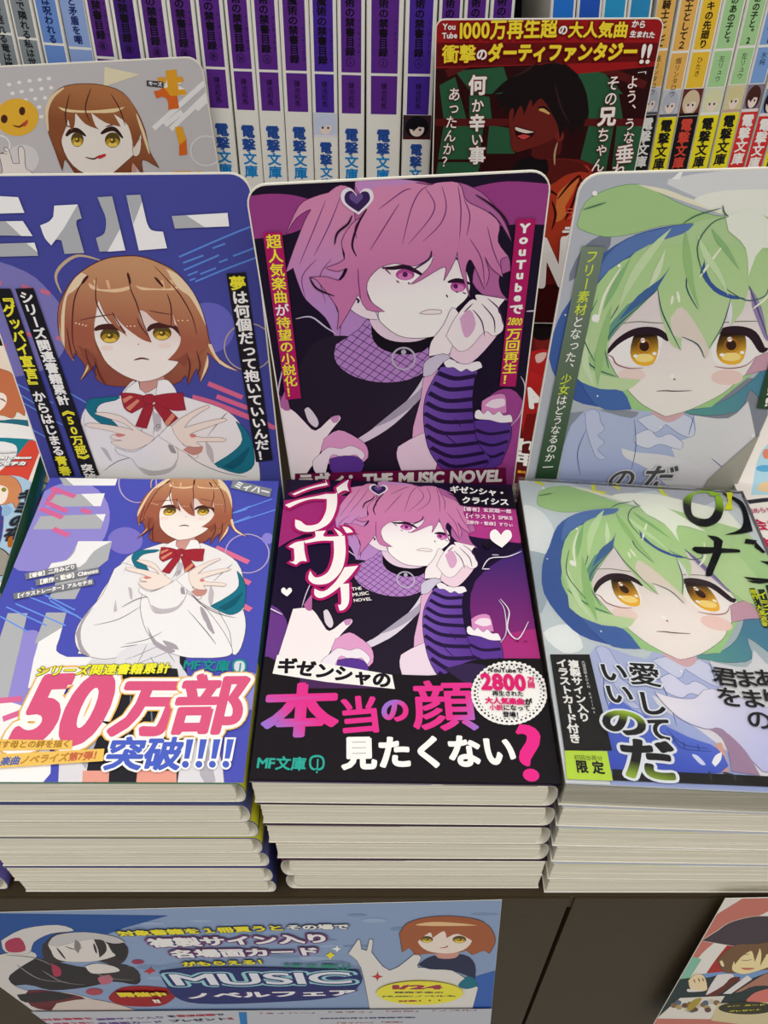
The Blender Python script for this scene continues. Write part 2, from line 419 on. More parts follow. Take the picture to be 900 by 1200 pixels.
def bust(full):
  bl = Art()      # bust
  bl.S(A1, "215,55 120,35 50,75 20,130 45,200", 1.0, 'c9b094')
  HAIR, HAIRD = 'b57454', '904d3c'
  bl.F(A1, "60,200! 35,260 32,350 55,430 100,500! 92,455 150,520 128,585! 180,530 200,500 195,570 240,602! 330,610 540,600 590,560 602,602! 640,530 655,592! 692,520 685,460 740,510 830,545! 745,495 700,430 680,340 650,250 610,180 550,110 480,70 400,42 330,38 240,50 150,95 90,150", (HAIR, HAIRD, (300, 300), (300, 560)), edge='5b2a28', ew=.5)
  bl.F(A1, "60,440 100,500! 90,440 50,330 45,270! 36,340 42,400", 'ecd3b0')
  bl.F(A1, "690,430 740,510 820,543! 738,490 705,425!", 'ecd3b0')
  bl.F(A1, "655,592! 690,520 688,470! 670,540", 'ecd3b0'); bl.F(A1, "128,583! 165,530 168,495! 150,540", 'ecd3b0')
  # neck, clothes
  bl.F(B1, "325,10 330,70 350,90 400,90 430,60 412,-10 340,-10", 'd19a90')
  if full: bl.F(B1, "240,85 150,100 100,140 85,200 95,260 130,330 150,420! 150,560! 810,560! 812,405 800,330 775,270 720,180 650,130 520,90 470,70 440,20 390,50 350,70 320,55 300,20 260,60", 'f0edee', edge='6f6570', ew=.35)
  bl.F(B1, "400,20! 440,20 475,72 440,90 390,75!", 'f6f4f4', edge='6f6570', ew=.3); bl.F(B1, "318,20! 265,65 330,90 352,78 325,55!", 'f6f4f4', edge='6f6570', ew=.3)
  bl.F(B1, "245,88! 225,85 165,90 125,95 105,125 130,165 180,200 245,215! 205,175 150,150 165,115 225,100!", '1c7389', edge='1c3a48', ew=.3)
  bl.F(B1, "105,130! 100,180 110,240 98,180", 'c3bcc3')
  bl.F(B1, "715,185! 742,260 700,312 620,362! 690,388 742,395 788,360 780,270 750,215", '1c7389', edge='1c3a48', ew=.3)
  bl.F(B1, "660,370! 720,330 770,290 745,350 700,380!", '145a70')
  bl.F(B1, "590,260! 620,300 625,360 600,330", 'c3bcc3'); bl.F(B1, "165,290! 200,340 215,348! 190,300", 'c3bcc3'); bl.F(B1, "130,350! 165,400! 150,405", 'c3bcc3')
  bl.S(B1, "185,380 250,340 320,330|600,245 660,170 680,150|480,290 560,345 700,400|375,120 385,180 380,240|330,230 345,180 352,140|405,130 420,180 440,215", .3, '6f6570')
  bl.F(B1, "375,150! 388,225 412,215! 408,160", 'c3bcc3')
  bl.E(B1, 381, 125, 8, 7, 'f6f4f4'); bl.E(B1, 381, 125, 8, 7, '6f6570', ring=.25); bl.E(B1, 400, 204, 7, 7, '6f6570', ring=.25)
  RED = 'a32a38'
  bl.F(B1, "345,115! 308,205! 352,214! 380,120", RED, edge='5a1520', ew=.3); bl.F(B1, "378,118! 440,205! 480,172! 415,115", RED, edge='5a1520', ew=.3)
  bl.P(B1, "425,190 458,150 468,165 440,203", 'd88a70')
  bl.F(B1, "352,84! 300,72 248,70! 262,130 292,152! 340,125 362,108!", RED, edge='5a1520', ew=.3)
  bl.F(B1, "372,84! 440,72 500,70! 505,110 512,138! 460,140 390,112!", RED, edge='5a1520', ew=.3)
  bl.P(B1, "255,95 285,80 300,85 262,112", 'd88a70'); bl.P(B1, "268,130 315,95 325,102 285,142", 'd88a70')
  bl.F(B1, "345,80 375,75 385,95 372,115 350,112 340,98", RED, edge='5a1520', ew=.3)
  # sleeves crossing in front, then the hands
  if full: bl.F(B1, "460,200! 530,290 585,300 640,370 800,420! 800,560! 160,560! 150,420 250,330 300,290 400,240", 'efecee')
  bl.S(B1, "180,385 240,345 320,325|500,300 560,350 660,392 760,410", .35, '6f6570')
  bl.F(B1, "225,290! 300,310 380,262 400,240! 440,265 478,300 470,360 430,395 360,402 320,372 290,335 238,315", 'f2f0f1', edge='6f6570', ew=.35)
  bl.F(B1, "320,368! 380,385 450,372 474,340! 470,370 430,398 360,402", 'c3bcc3')
  bl.F(B1, "440,280 460,285 475,315! 452,310", 'a39aa5')
  bl.F(B1, "402,245! 440,205 455,205! 500,280 560,320 550,335! 500,305 450,275", 'f2f0f1', edge='6f6570', ew=.35)
  SK = 'f3e4da'
  bl.F(B1, "500,300! 540,322 575,310 582,285! 560,290 530,282", 'c98f86')
  bl.F(B1, "145,150! 190,150 250,165 290,195 340,230 385,250! 360,275 300,300 250,292 215,275! 212,266 255,262 212,255 210,243 240,236 270,242 200,222 125,208 103,198! 130,192 200,200 270,212 300,222 260,192 200,172 150,156", SK, edge='7a4a48', ew=.3)
  bl.F(B1, "222,238! 240,233 268,240 240,248", 'd8857c')
  bl.F(B1, "455,205! 480,182 500,168 560,135 600,120! 606,128 575,145 528,180 505,212! 560,195 640,176 672,174! 674,182 600,208 545,228 525,240! 580,250 640,250 674,256! 665,266 600,266 555,268 575,285 540,288 500,275 470,240", SK, edge='7a4a48', ew=.3)
  bl.F(B1, "527,238! 545,236 555,246 535,250", 'd8857c')
  # face
  bl.F(A1, "195,260 190,380 215,450 250,510 320,560 395,588! 455,578 515,548 560,500 572,440 565,330 540,270 380,220 230,230", ('e9d2cc', 'f8efe8', (380, 300), (380, 430)), edge='6a3a3a', ew=.35)
  bl.F(A1, "192,345! 200,290 210,225! 240,280 262,322! 235,345 208,352", 'f8f1ec')
  bl.E(A1, 245, 440, 28, 12, 'f4e0d6'); bl.E(A1, 500, 430, 28, 12, 'f4e0d6')
  soft_eye(bl, A1, 259, 385, 43, 34, '5a4a22', 'b08a22', 'e9c552'); soft_eye(bl, A1, 488, 374, 41, 32, '5a4a22', 'b08a22', 'e9c552')
  bl.S(A1, "192,362 215,350 260,346 300,354 326,376", 2.2, '4a2422'); bl.S(A1, "425,366 445,346 500,338 540,346 572,384", 2.2, '4a2422')
  bl.S(A1, "188,372 180,395 192,410|560,352 574,368 566,388", 1.2, '4a2422')
  bl.S(A1, "365,493 398,485 432,491", .7, '6a3a3a'); bl.S(A1, "382,420 386,426", .6, 'd49a90')
  # fringe
  bl.F(A1, "38,345 50,240 90,150 150,95 240,50 330,38 400,42 480,70 550,110 610,180 650,250 680,340 690,430! 650,470 630,500 600,480! 560,490 512,493! 552,450 570,405 560,360 535,290! 545,345! 500,335 455,318 420,285! 400,275 385,280 400,330 442,416! 400,402 340,360 300,322 268,280! 290,330 338,390! 280,345 235,290 208,228! 196,300 190,345 195,420 215,482! 160,440 145,470 110,450 95,495! 60,440", ('c9966e', 'a55f48', (350, 90), (370, 380)))
  bl.F(A1, "45,300! 60,215 100,140 135,108! 158,130 100,190 72,212 60,300 60,440! 45,380", 'ecd3b0')
  bl.F(A1, "505,92! 560,120 620,190 660,270 682,345! 650,280 610,215 575,190 545,160", 'ecd3b0')
  bl.F(A1, "165,152! 175,178 225,190 290,195 345,182 348,165! 300,178 220,182 190,168", 'ecc9a0')
  bl.F(A1, "370,165! 400,185 460,185 545,185 560,165! 520,178 450,178 400,172", 'ecc9a0')
  for x in (185, 240, 480, 520): bl.P(A1, "%d,140 %d,143 %d,180 %d,178" % (x, x+14, x+22, x+10), 'e6b88c')
  bl.S(A1, "160,128 120,180 98,260 95,400 115,470|200,130 198,230 230,300 262,340|338,115 350,180 375,240 405,330 440,412|455,80 520,150 570,210 620,300 640,380|510,200 528,260 528,345|268,280 290,320 320,362|378,308 395,345 425,385", .45, '5b2a28')
  bl.S(A1, "455,128 472,146 494,172|337,108 342,128 350,158|164,122 150,138 134,160", .9, '4a1f20')
  bl.S(A1, "125,318 200,302 280,290|430,275 480,285 530,292", .4, '6a3a3a')
  bl.F(A1, "130,585! 165,530 150,490 120,430 140,440 190,480 200,505!", HAIRD); bl.F(A1, "512,492! 560,486 600,455! 590,520 560,500", HAIRD)
  bl.S(A1, "70,350 85,440 100,490|150,440 165,500 200,560|600,470 610,520 600,590|640,450 655,520 640,560|190,490 215,560 240,600", .45, '5b2a28')
  for x in (110, 125, 140, 154): bl.E(A1, x, 330+(x-110)*.25, 4, 3, 'f6ddc0')
  for x in (335, 350, 368, 560, 578, 600): bl.E(A1, x, 343 if x < 500 else 318, 4, 2.5, 'f6ddc0')

  return bl
bl = bust(True)
# puzzle-like letters (on the card)
tl = Art()
G, Wt = 'b3b5ba', 'f4f3f4'
tl.P(ZL, "-120,100 60,110 80,160 -120,166", Wt); tl.P(ZL, "-120,188 75,186 106,234 -120,230", G); tl.P(ZL, "20,187 75,186 106,234 70,234", Wt)
tl.P(ZL, "-120,262 112,255 124,297 -120,303", G); tl.P(ZL, "86,257 112,255 122,286", Wt)
tl.F(ZL, "175,137! 250,133! 263,178! 247,184 246,200! 271,288! 208,291! 198,248! 180,246 166,264! 145,240 130,200! 158,188 172,172!", G)
tl.F(ZL, "175,137! 250,133! 205,210! 166,264! 145,240 130,200! 158,188 172,172!", Wt)
tl.F(ZL, "313,110! 360,107! 402,280! 320,284! 308,240! 335,225 340,180 325,140!", G); tl.P(ZL, "345,284 402,280 385,212", Wt)
tl.F(ZL, "405,104! 450,102! 470,190! 485,215 522,220! 535,273! 445,280!", Wt); tl.P(ZL, "405,104 450,102 455,125 428,195", G)
tl.P(ZL, "550,170 728,160 733,203 560,210", G); tl.P(ZL, "597,168 728,160 733,203 655,206", Wt)
BK, YE, WH = '1c1a20', 'f4ea3c', 'f6f4f2'
def strip(a, fr, q, col=BK): a.P(fr, q, col)
c1 = Art(); strip(c1, ZL, "-12,402 35,402 240,1000 188,1000"); c1.TV(ZL, [('『グッバイ宣言』', YE), ('からはじまる', WH), ('青春', YE)], (10, 408), (214, 1000), .98, .035)
c2 = Art(); strip(c2, ZL, "50,402 108,400 318,998 262,1000"); c2.TV(ZL, [('シリーズ関連書籍累計', WH), ('《50万部》', YE), ('突破', WH)], (80, 410), (296, 1020), 1.05, .035)
c3 = Art(); strip(c3, ZL, "724,354 786,350 872,950 819,956"); c3.TV(ZL, [('夢', YE), ('は何個だって抱いていいんだ！', WH)], (757, 362), (846, 952), 1.08, .035)
# cover-only pieces
gcov = ground('4d53b8')
gcov.F(CL, "40,310 60,200 120,90 200,45 290,50 345,110 345,190 300,260 200,310 120,325", '958cd8')
gcov.E(CL, 400, 228, 56, 43, '7f76cc')
gcov.F(CL, "-40,640 30,540 90,515 130,530 150,640 120,760 40,900 -60,940", '958cd8')
gcov.E(CL, 800, 710, 48, 60, '8f8ad4')
for q in ("185,20 380,17 368,52 205,52", "165,82 335,77 322,118 150,120", "130,150 338,143 322,190 105,192"): gcov.P(CL, q, G)
gcov.P(CL, "200,20 380,17 368,52 235,52", Wt); gcov.P(CL, "260,79 335,77 322,118 300,118", Wt); gcov.P(CL, "305,144 338,143 330,168", Wt)
gcov.F(CL, "250,230! 358,230! 345,290! 280,345 240,415! 155,415! 180,350 150,320! 200,300 230,270!", G); gcov.F(CL, "250,230! 358,230! 300,262 255,312 150,325! 165,300! 215,290 240,262!", Wt)
gcov.F(CL, "25,460! 88,460! 20,760! -60,760! -20,600!", G); gcov.F(CL, "148,458! 212,458! 190,540! 180,580 215,600! 330,600! 330,700! 90,700! 110,600!", Wt); gcov.P(CL, "148,458 212,458 200,505 110,560", G)
gcov.F(CL, "-60,760 50,750 130,800 160,900 140,1000 -60,1000", Wt)
for l in ("165,60 240,88", "145,105 215,135", "130,125 200,155", "155,100 185,60", "170,190 220,212", "260,128 290,140", "-10,742 70,735", "10,800 90,770", "20,860 110,820"): gcov.S(CL, l, 2.0, 'dd6a9c', taper=False)
for l in ("60,395 250,470", "20,440 150,500", "0,470 90,520", "100,380 240,450", "50,430 210,500", "160,420 280,490", "690,160 870,95", "720,150 800,118", "740,175 880,130", "750,140 790,128", "700,190 800,150"): gcov.S(CL, l, .5, '6f9cf0', taper=False)
for l in ("690,250 795,298", "720,330 800,365", "700,395 802,450", "690,355 740,375"): gcov.S(CL, l, 2.0, 'e07298', taper=False)
gcov.E(CL, 440, 45, 60, 62, 'b7a7cf', ring=.5); gcov.E(CL, 790, 270, 70, 62, 'b7a7cf', ring=.5); gcov.E(CL, 855, 222, 18, 18, '8c86da')
body = Art()     # lower body behind the folded arms, on the cover
body.F(CL, "370,560! 590,560! 600,700 615,1060! 255,1060! 300,860 372,720", '24242c')
body.F(CL, "300,600 240,700 200,800 185,1060! 262,1060! 300,860 380,600", 'dedce2'); body.F(CL, "560,600! 620,700 700,900 720,1060! 560,1060! 590,800", 'dedce2', edge='8d8794', ew=.3)
body.F(CL, "330,660 290,760 250,900 275,960! 330,800", 'b4b0bc'); body.F(CL, "620,720 660,860 690,1000! 640,980", 'b4b0bc')
body.F(CL, "265,965! 565,965! 565,1060! 262,1060!", 'e8a090'); body.F(CL, "350,965! 440,965! 430,1060! 345,1060!", '24242c')
body.S(CL, "420,700 410,850 395,950|480,720 490,850 500,960", .5, '6b7888')
body.F(CL, "530,235! 640,235! 720,270 770,320 780,440 740,590! 250,590! 300,440 390,300 440,265", 'f0edee', edge='6f6570', ew=.35)
body.F(CL, "395,300 330,400 270,470 243,520 245,565 275,595 340,608 420,590 500,560 560,520 560,400", 'efedf0', edge='6f6570', ew=.35)
body.F(CL, "375,590! 440,560 560,560 575,640! 460,632 380,632", 'e4e2e8')
body.S(CL, "400,612 520,560|430,628 560,575|470,560 440,625|520,560 560,620|480,600 500,632", .3, '9b96a8')
body.F(CL, "720,420 770,440 785,500 770,570 745,592 735,520 700,450", 'efedf0', edge='6f6570', ew=.35)
body.F(CL, "455,400! 560,380 640,430 700,500 735,560 740,590 700,602 600,602 520,575 470,520 450,450", 'f2f0f2', edge='6f6570', ew=.35)
body.F(CL, "243,525! 270,470 300,440! 262,500 262,560 290,598! 258,585", 'a9a2ac'); body.F(CL, "470,500! 500,550 560,580 540,590! 490,560", 'a9a2ac')
body.F(CL, "660,490 685,520 682,528! 665,510", 'a9a2ac'); body.F(CL, "640,440 660,460 688,528! 650,480", 'a9a2ac'); body.F(CL, "520,548 560,560 572,578! 540,572", 'a9a2ac')
body.S(CL, "300,500 380,480 450,440|400,560 470,545 520,520|385,570 440,562|600,450 660,520 690,560", .3, '7b7280')
tcov = Art()
tcov.P(CL, "745,36 870,66 862,92 738,62", '8a8f96'); tcov.TH(CL, [('ミィハー', WH)], (750, 50), (862, 78), 1.1, .05)
for (x0, y0, x1, y1, s_) in ((82, 346, 245, 314, '【著者】二月みどり'), (115, 366, 318, 326, '【原作・監修】Chinozo'), (45, 410, 300, 362, '【イラストレーター】アルセチカ')):
    dx, dy = x1-x0, y1-y0; n = math.hypot(dx, dy); nx, ny = -dy/n*10, dx/n*10
    tcov.P(CL, "%f,%f %f,%f %f,%f %f,%f" % (x0-nx, y0-ny, x1-nx, y1-ny, x1+nx, y1+ny, x0+nx, y0+ny), '7d7f88')
    tcov.TH(CL, [(s_, WH)], (x0+3, y0), (x1-3, y1), 1.25, .05)
tband = Art()
TE = '1d8f8c'
def logo(a, fr, x0, y0, x1, y1, col, jx, jy, r):
    a.TH(fr, [('MF文庫', col)], (x0, y0), (x1, y1), 1.0, .03)
    a.F(fr, "%f,%f %f,%f %f,%f %f,%f %f,%f %f,%f %f,%f %f,%f" % (jx-r, jy-r*.5, jx-r*.5, jy-r, jx+r*.5, jy-r, jx+r, jy-r*.5, jx+r, jy+r*.5, jx+r*.5, jy+r, jx-r*.5, jy+r, jx-r, jy+r*.5), col)
    q = r*.74
    return jx, jy, q
def logoJ(a, fr, x0, y0, x1, y1, col, bgc, jx, jy, r):
    jx, jy, q = logo(a, fr, x0, y0, x1, y1, col, jx, jy, r)
    a.F(fr, "%f,%f %f,%f %f,%f %f,%f %f,%f %f,%f %f,%f %f,%f" % (jx-q, jy-q*.5, jx-q*.5, jy-q, jx+q*.5, jy-q, jx+q, jy-q*.5, jx+q, jy+q*.5, jx+q*.5, jy+q, jx-q*.5, jy+q, jx-q, jy+q*.5), bgc)
    a.P(fr, "%f,%f %f,%f %f,%f %f,%f" % (jx-r*.3, jy+r*.6, jx+r*.1, jy+r*.6, jx+r*.1, jy+r*1.2, jx-r*.3, jy+r*1.2), bgc)
    a.TH(fr, [('J', col)], (jx-r*.32, jy), (jx+r*.32, jy), .9, .01); a.E(fr, jx, jy+r*1.25, r*.13, r*.16, col)
logoJ(tband, CL, 588, 628, 736, 634, TE, 'd8dae8', 766, 634, 22)
PK = 'dc5a84'
tband.TH(CL, [('50', PK)], (78, 768), (362, 757), 1.28, .045, [(.085, 'e8b65a'), (.065, 'fbf6f4')], slant=.18)
tband.TH(CL, [('万', PK)], (372, 765), (590, 765), 1.0, .045, [(.075, 'e8b65a'), (.055, 'fbf6f4')], slant=.1)
tband.TH(CL, [('部', PK)], (555, 758), (790, 755), .98, .035, [(.075, 'e8b65a'), (.055, 'fbf6f4')], slant=.1)
BL = '4c63c8'
tband.TH(CL, [('突破', BL)], (342, 915), (586, 915), .98, .035, [(.06, 'f8f6f6')], slant=.06)
for i in range(4):
    x = 600+i*43
    q = "%d,868 %d,868 %d,930 %d,930" % (x-8+6, x+20, x+6, x-10)
    Q = "%d,862 %d,862 %d,938 %d,938" % (x-15+6, x+27, x+13, x-17)
    tband.P(CL, Q, 'f8f6f6'); tband.E(CL, x-6, 948, 17, 17, 'f8f6f6'); tband.P(CL, q, BL); tband.E(CL, x-6, 948, 11, 11, BL)
tband.TH(CL, [('シリーズ関連書籍累計', 'f2ee3a')], (118, 651), (546, 641), 1.0, .03, [(.05, '6a6a30')], slant=.12)
tband.P(CL, "-30,868 235,872 232,900 -30,905", 'f0c464'); tband.P(CL, "-30,918 336,898 332,938 -30,962", 'f0c464')
tband.TH(CL, [('人恋す母との絆を描く', 'a87828')], (-48, 886), (230, 883), 1.0, .03); tband.TH(CL, [('楽曲', '5a6aa8'), ('ノベライズ', 'c08a3a'), ('第7弾！', 'c86a4a')], (6, 940), (330, 918), 1.05, .045, slant=.1)
ART = {}
ART['cardL'] = gl+bl+tl+c1+c2+c3
# ================= picture 2: figure with pink hair leaning on a hand
Cc = SH['cardC']; ZC = Cc.frame(280, 190, 2.4324); C1 = Cc.frame(330, 200, 2.9032); C2 = Cc.frame(320, 380, 3.0)
CC = SH['coverC'].frame(290, 545, 2.4324); CC1 = SH['coverC'].frame(300, 550, 5); CC2 = SH['coverC'].frame(300, 760, 2.5)
MAP_C = affine(Cc, SH['coverC'], [((335, 112), (370, 72)), ((475, 318), (455, 177)), ((620, 350), (553, 207)), ((470, 560), (450, 328)), ((545, 427), (505, 243)), ((278, 730), (290, 450)), ((640, 580), (580, 350))], ZC, CC)
gc = ground('1a1028')
gc.F(ZC, "-60,110! 20,98 90,90 160,95 230,115! 230,160 170,195 100,212 -60,230!", '9a3f86'); gc.F(ZC, "640,80! 720,60 800,55 960,70! 960,180! 860,178 780,178 700,190!", '9a3f86')
gc.F(ZC, "-60,640! 110,660 140,720 100,780 -60,800!", '7a2f78'); gc.F(ZC, "690,690! 740,650 790,655 822,720 810,800 800,900! 700,900!", 'a04490')
gc.F(ZC, "350,900! 345,850 375,800 362,840 400,860 420,880 470,790! 460,830 480,870 700,840 800,880! 800,1000! 350,1000!", '9a3f86')
bc = Art()
PH, PHD, PSK = 'd78bb4', 'b567a0', 'f5ecee'
# ponytail and back hair
bc.F(C1, "160,75! 200,50 250,70 290,130 230,200 205,260 215,330 180,400 190,480 250,520 240,581! 205,600 180,560 150,500 85,440 60,390 40,330! 15,345! 45,260 80,170 100,130 50,160 15,215! 60,120 110,90", (PH, 'b98ac8', (120, 150), (150, 480)), edge='4a2050', ew=.4)
bc.S(C1, "150,100 110,200 60,320|200,90 160,190 110,290|120,300 70,360 80,430|170,300 130,360 150,450|215,470 200,540 240,575", .35, '7b3f80')
bc.F(C1, "210,470! 240,460 290,500 310,560 280,610 220,620 200,570", 'b98ac8', edge='4a2050', ew=.35)
bc.F(C1, "250,40 300,25 400,30 480,38 510,45 600,40 680,75 730,130 765,190 782,240! 740,170 700,140 720,230 770,290 778,340! 740,360 745,410 770,440! 700,430 650,380 640,300 400,250 270,260", PHD, edge='4a2050', ew=.4)
# shoulders
bc.F(C2, "210,40 130,80 90,160 60,260 55,330 250,430 330,560! 560,560! 520,300 545,180 520,140 350,60", '221a2c')
bc.F(C2, "222,70! 215,110 235,150 290,185 370,203 450,200 510,180 545,150 548,90 500,40 350,-20 300,20", 'b585c8', edge='120a18', ew=.4)
bc.hatch(C2, "222,70! 215,110 235,150 290,185 370,203 450,200 510,180 545,150 548,90 500,40 350,-20 300,20", 3.1, math.radians(38), .32, '3b2050'); bc.hatch(C2, "222,70! 215,110 235,150 290,185 370,203 450,200 510,180 545,150 548,90 500,40 350,-20 300,20", 3.1, math.radians(-48), .3, '3b2050')
bc.F(C2, "345,0! 350,50 380,85 440,105 500,102 540,85 560,40! 500,60 420,45 370,-10!", '120c18')
bc.F(C2, "330,-60! 345,0 380,40 430,60 500,60 560,40! 560,-60!", 'e6cfe0')
bc.E(C2, 459, 120, 40, 38, 'b9b2c6', ring=.7); bc.E(C2, 459, 97, 9, 9, 'b9b2c6')
# ribbon
bc.F(C2, "528,185! 500,230 450,290 380,345 300,400 230,430 175,432! 230,440 310,420 400,370 470,310 520,250 535,200!", 'dcd3e2')
bc.F(C2, "540,190! 510,235 430,300 350,365! 420,335 500,280 530,240!", 'a8a0b4')
# raised forearm and the striped sleeve
bc.F(C2, "560,150! 530,190 520,260 490,400 560,420 600,200", 'e0aed2', edge='4a2050', ew=.35)
bc.F(C2, "440,430! 500,395 560,380 580,470! 560,560! 470,560! 436,470", 'ead6e6', edge='4a2050', ew=.35)
bc.F(C2, "735,270! 770,250 815,248 820,310! 770,320 735,330", 'd98cc4', edge='4a2050', ew=.35); bc.F(C2, "745,285! 770,265 812,262 815,285! 780,295", 'f0dfec')
bc.F(C2, "700,340! 760,335 828,345 835,400 800,490! 740,520 690,460", '5a3692', edge='1d1030', ew=.45)
bc.S(C2, "712,370 760,385 832,375|715,410 770,425 825,410|725,450 770,465 812,450", 1.5, '251640', taper=False)
bc.F(C2, "712,305! 725,300 740,315 755,302 775,318 795,305 810,320 835,318 842,342! 800,345 760,335 712,330", 'f3eef2', edge='4a2050', ew=.3)
bc.F(C2, "590,150! 560,200 535,260 530,340 545,430 580,490 620,520 700,525 745,500 765,470! 720,420 705,340 700,260 708,190 715,160 650,145", ('7350ae', '5a3692', (560, 250), (730, 300)), edge='1d1030', ew=.5)
bc.S(C2, "580,170 640,190 712,180|565,205 620,228 705,222|548,240 610,268 702,262|538,275 600,302 702,300|532,312 600,342 704,340|535,352 600,382 710,378|540,392 610,425 722,415|555,432 630,465 742,450|580,475 640,500 755,480", 1.9, '251640', taper=False)
bc.S(C2, "590,370 620,400 655,430|640,330 660,360", .4, '251640')
bc.F(C2, "615,118! 640,128 650,135 690,135 725,130 735,150! 700,165 680,155 660,165 635,150 610,150 600,128", 'f3eef2', edge='4a2050', ew=.3)
bc.F(C2, "548,120! 600,95 640,82! 642,105 600,130 560,175 528,182! 530,140", 'cfc8dc', edge='4a2050', ew=.35)
# face
bc.F(C1, "285,330! 290,400 310,450 330,470 335,510 400,560 470,568 520,562! 560,520 590,470 630,430 640,380 620,320 600,230 480,250 330,290", ('f0dfe8', 'f9f5f3', (400, 300), (420, 430)), edge='3a1838', ew=.4)
bc.F(C1, "205,420! 235,470 285,500 330,505! 300,440 270,400 240,400", 'f0e0ea', edge='4a2050', ew=.35)
bc.F(C1, "150,375! 200,372 215,400 205,430 180,420", 'e6bcd8', edge='4a2050', ew=.35)
bc.S(C1, "160,400 185,410|162,412 185,420|165,424 188,430", .5, 'b9b2c6'); bc.S(C1, "250,432 262,440 258,450", .8, '3a1838')
# eyes
bc.F(C1, "385,330! 425,328 460,345 465,370 430,378 395,370", 'fbf6f8')
bc.E(C1, 420, 352, 32, 20, 'b04a94'); bc.E(C1, 420, 358, 24, 13, 'd87fbc'); bc.E(C1, 420, 352, 9, 9, '5a1c58')
bc.F(C1, "565,375! 600,372 638,385 630,412 590,415 570,400", 'fbf6f8')
bc.E(C1, 600, 393, 26, 19, 'b04a94'); bc.E(C1, 600, 398, 20, 12, 'd87fbc'); bc.E(C1, 592, 392, 8, 8, '5a1c58')
bc.S(C1, "342,330 380,330 420,326 455,340 485,358", 1.5, '2a1028'); bc.S(C1, "565,378 600,372 642,384", 1.6, '2a1028'); bc.S(C1, "345,325 358,338 372,352|390,372 400,380|430,378 436,386|590,408 600,414|615,412 628,418", .5, '7b3f60')
bc.S(C1, "590,294 600,300 606,308|420,290 450,286 470,288", .8, '4a2050'); bc.S(C1, "560,420 565,430", .5, '4a2050')
bc.F(C1, "468,484! 500,472 542,474! 540,484 500,486", 'f6e8e8', edge='3a1838', ew=.35)
# fringe
bc.F(C1, "290,130! 270,95 300,60 380,40 440,38 480,45 510,48 530,40 600,40 620,90! 640,110 700,140 740,180 735,240 770,290! 745,300 745,330 752,360! 715,330 690,290 705,350 690,400! 660,330 640,300 625,340 640,430! 600,300 605,235! 590,300 552,372! 560,330 540,330 470,372 440,385! 500,330 520,285! 460,320 420,318 385,312! 330,330 290,380 300,440 350,478! 290,470 262,420 250,440 215,500 190,540! 195,480 175,440! 120,370 95,362! 150,360 200,372 225,330 190,340 150,330! 215,300 205,240 240,180 270,160!", (PH, 'c978aa', (430, 120), (430, 360)), edge='4a2050', ew=.4)
bc.F(C1, "250,40 290,28 400,28 470,36! 400,48 330,50 300,70 270,80", 'c78fc8')
bc.S(C1, "500,50 470,70 440,130 410,250|490,60 520,110 505,160 430,250|545,50 560,120 540,180 480,240|600,50 610,130 605,230|620,95 640,150 630,220|400,110 350,190 300,270|440,60 410,70 330,130|640,230 680,300 690,390|700,190 720,270 745,330|270,160 250,190 255,230|260,330 262,380 270,440", .4, '83407f')
bc.S(C1, "290,130 260,180 240,250 255,290|660,80 720,120 765,170 782,235|240,150 225,180 190,210 180,250|95,362 120,400 180,425", .7, '2a1028')
bc.S(C1, "510,270 500,300 440,340", .7, '4a2050')
# heart clip
HEART = "0,-14! 18,-36 42,-34 50,-8 34,16 4,44! -30,22 -50,0 -48,-28 -24,-40"
def heart(fr, cx, cy, k, skew=0): return " ".join("%.1f,%.1f%s" % (cx+float(t.rstrip('!').split(',')[0])*k, cy+float(t.rstrip('!').split(',')[1])*k+skew*float(t.rstrip('!').split(',')[0]), '!' if t.endswith('!') else '') for t in HEART.split())
bc.F(C1, heart(C1, 258, 100, 1.1), 'efe6f0'); bc.F(C1, heart(C1, 258, 101, .86), '3a2358'); bc.F(C1, heart(C1, 254, 92, .45), '6a4f92')
# hands
bc.F(C2, "548,110! 556,60 600,0 630,-60 660,-30 690,0 650,40 620,100 600,100!", PSK, edge='4a2050', ew=.35)
bc.F(C2, "620,110! 640,60 700,20 740,-10 790,20 760,70 700,130 660,135", 'efd3e2', edge='4a2050', ew=.35)
bc.F(C1, "560,560! 590,500 640,440 665,440! 660,420 700,425 760,435! 735,470 750,500 752,540 720,560 690,545 640,600 600,610", PSK, edge='4a2050', ew=.35)
bc.F(C1, "605,500! 640,470 660,520 640,560 620,560", 'dba8cc')
bc.S(C1, "650,470 680,510 690,560|680,450 720,500 725,550|700,432 740,470 752,520|620,480 650,450", .45, '4a2050')
bc.F(C2, "-20,300! 40,290 75,305 110,340 150,372 205,325 232,318! 236,332 205,370 180,410 155,470 120,520 115,560! -30,560!", PSK, edge='4a2050', ew=.35)
bc.F(C2, "110,298! 125,290 150,320 160,345 150,360 125,340", 'ded6e0', edge='3a1838', ew=.4); bc.F(C2, "200,330! 215,320 234,320 228,340 212,345!", 'c98fc0')
bc.F(C2, "180,400! 230,370 290,395 330,430 320,480 200,490 170,450", 'e0a0cc', edge='4a2050', ew=.3)
bc.F(C2, "165,455! 180,440 200,430 240,435 270,425 300,435 322,455 310,475 290,455 250,465 210,455 195,480 185,520! 150,520 140,480", 'efe6f0', edge='4a2050', ew=.3)
bc.F(C2, "200,470! 250,460 300,465 320,490! 300,520 210,520", '5a3692', edge='1d1030', ew=.3)
bc.F(C2, "20,280! 45,225! 60,300! 40,300", 'b567a0'); bc.S(C2, "40,130 20,220 15,290|870,180 885,220 870,310 835,355", .5, 'cfc0d8')
bc.S(C1, "48,502 100,495 150,530 185,552|832,476 868,474", .6, 'cfc0d8')
MG = 'b01a62'
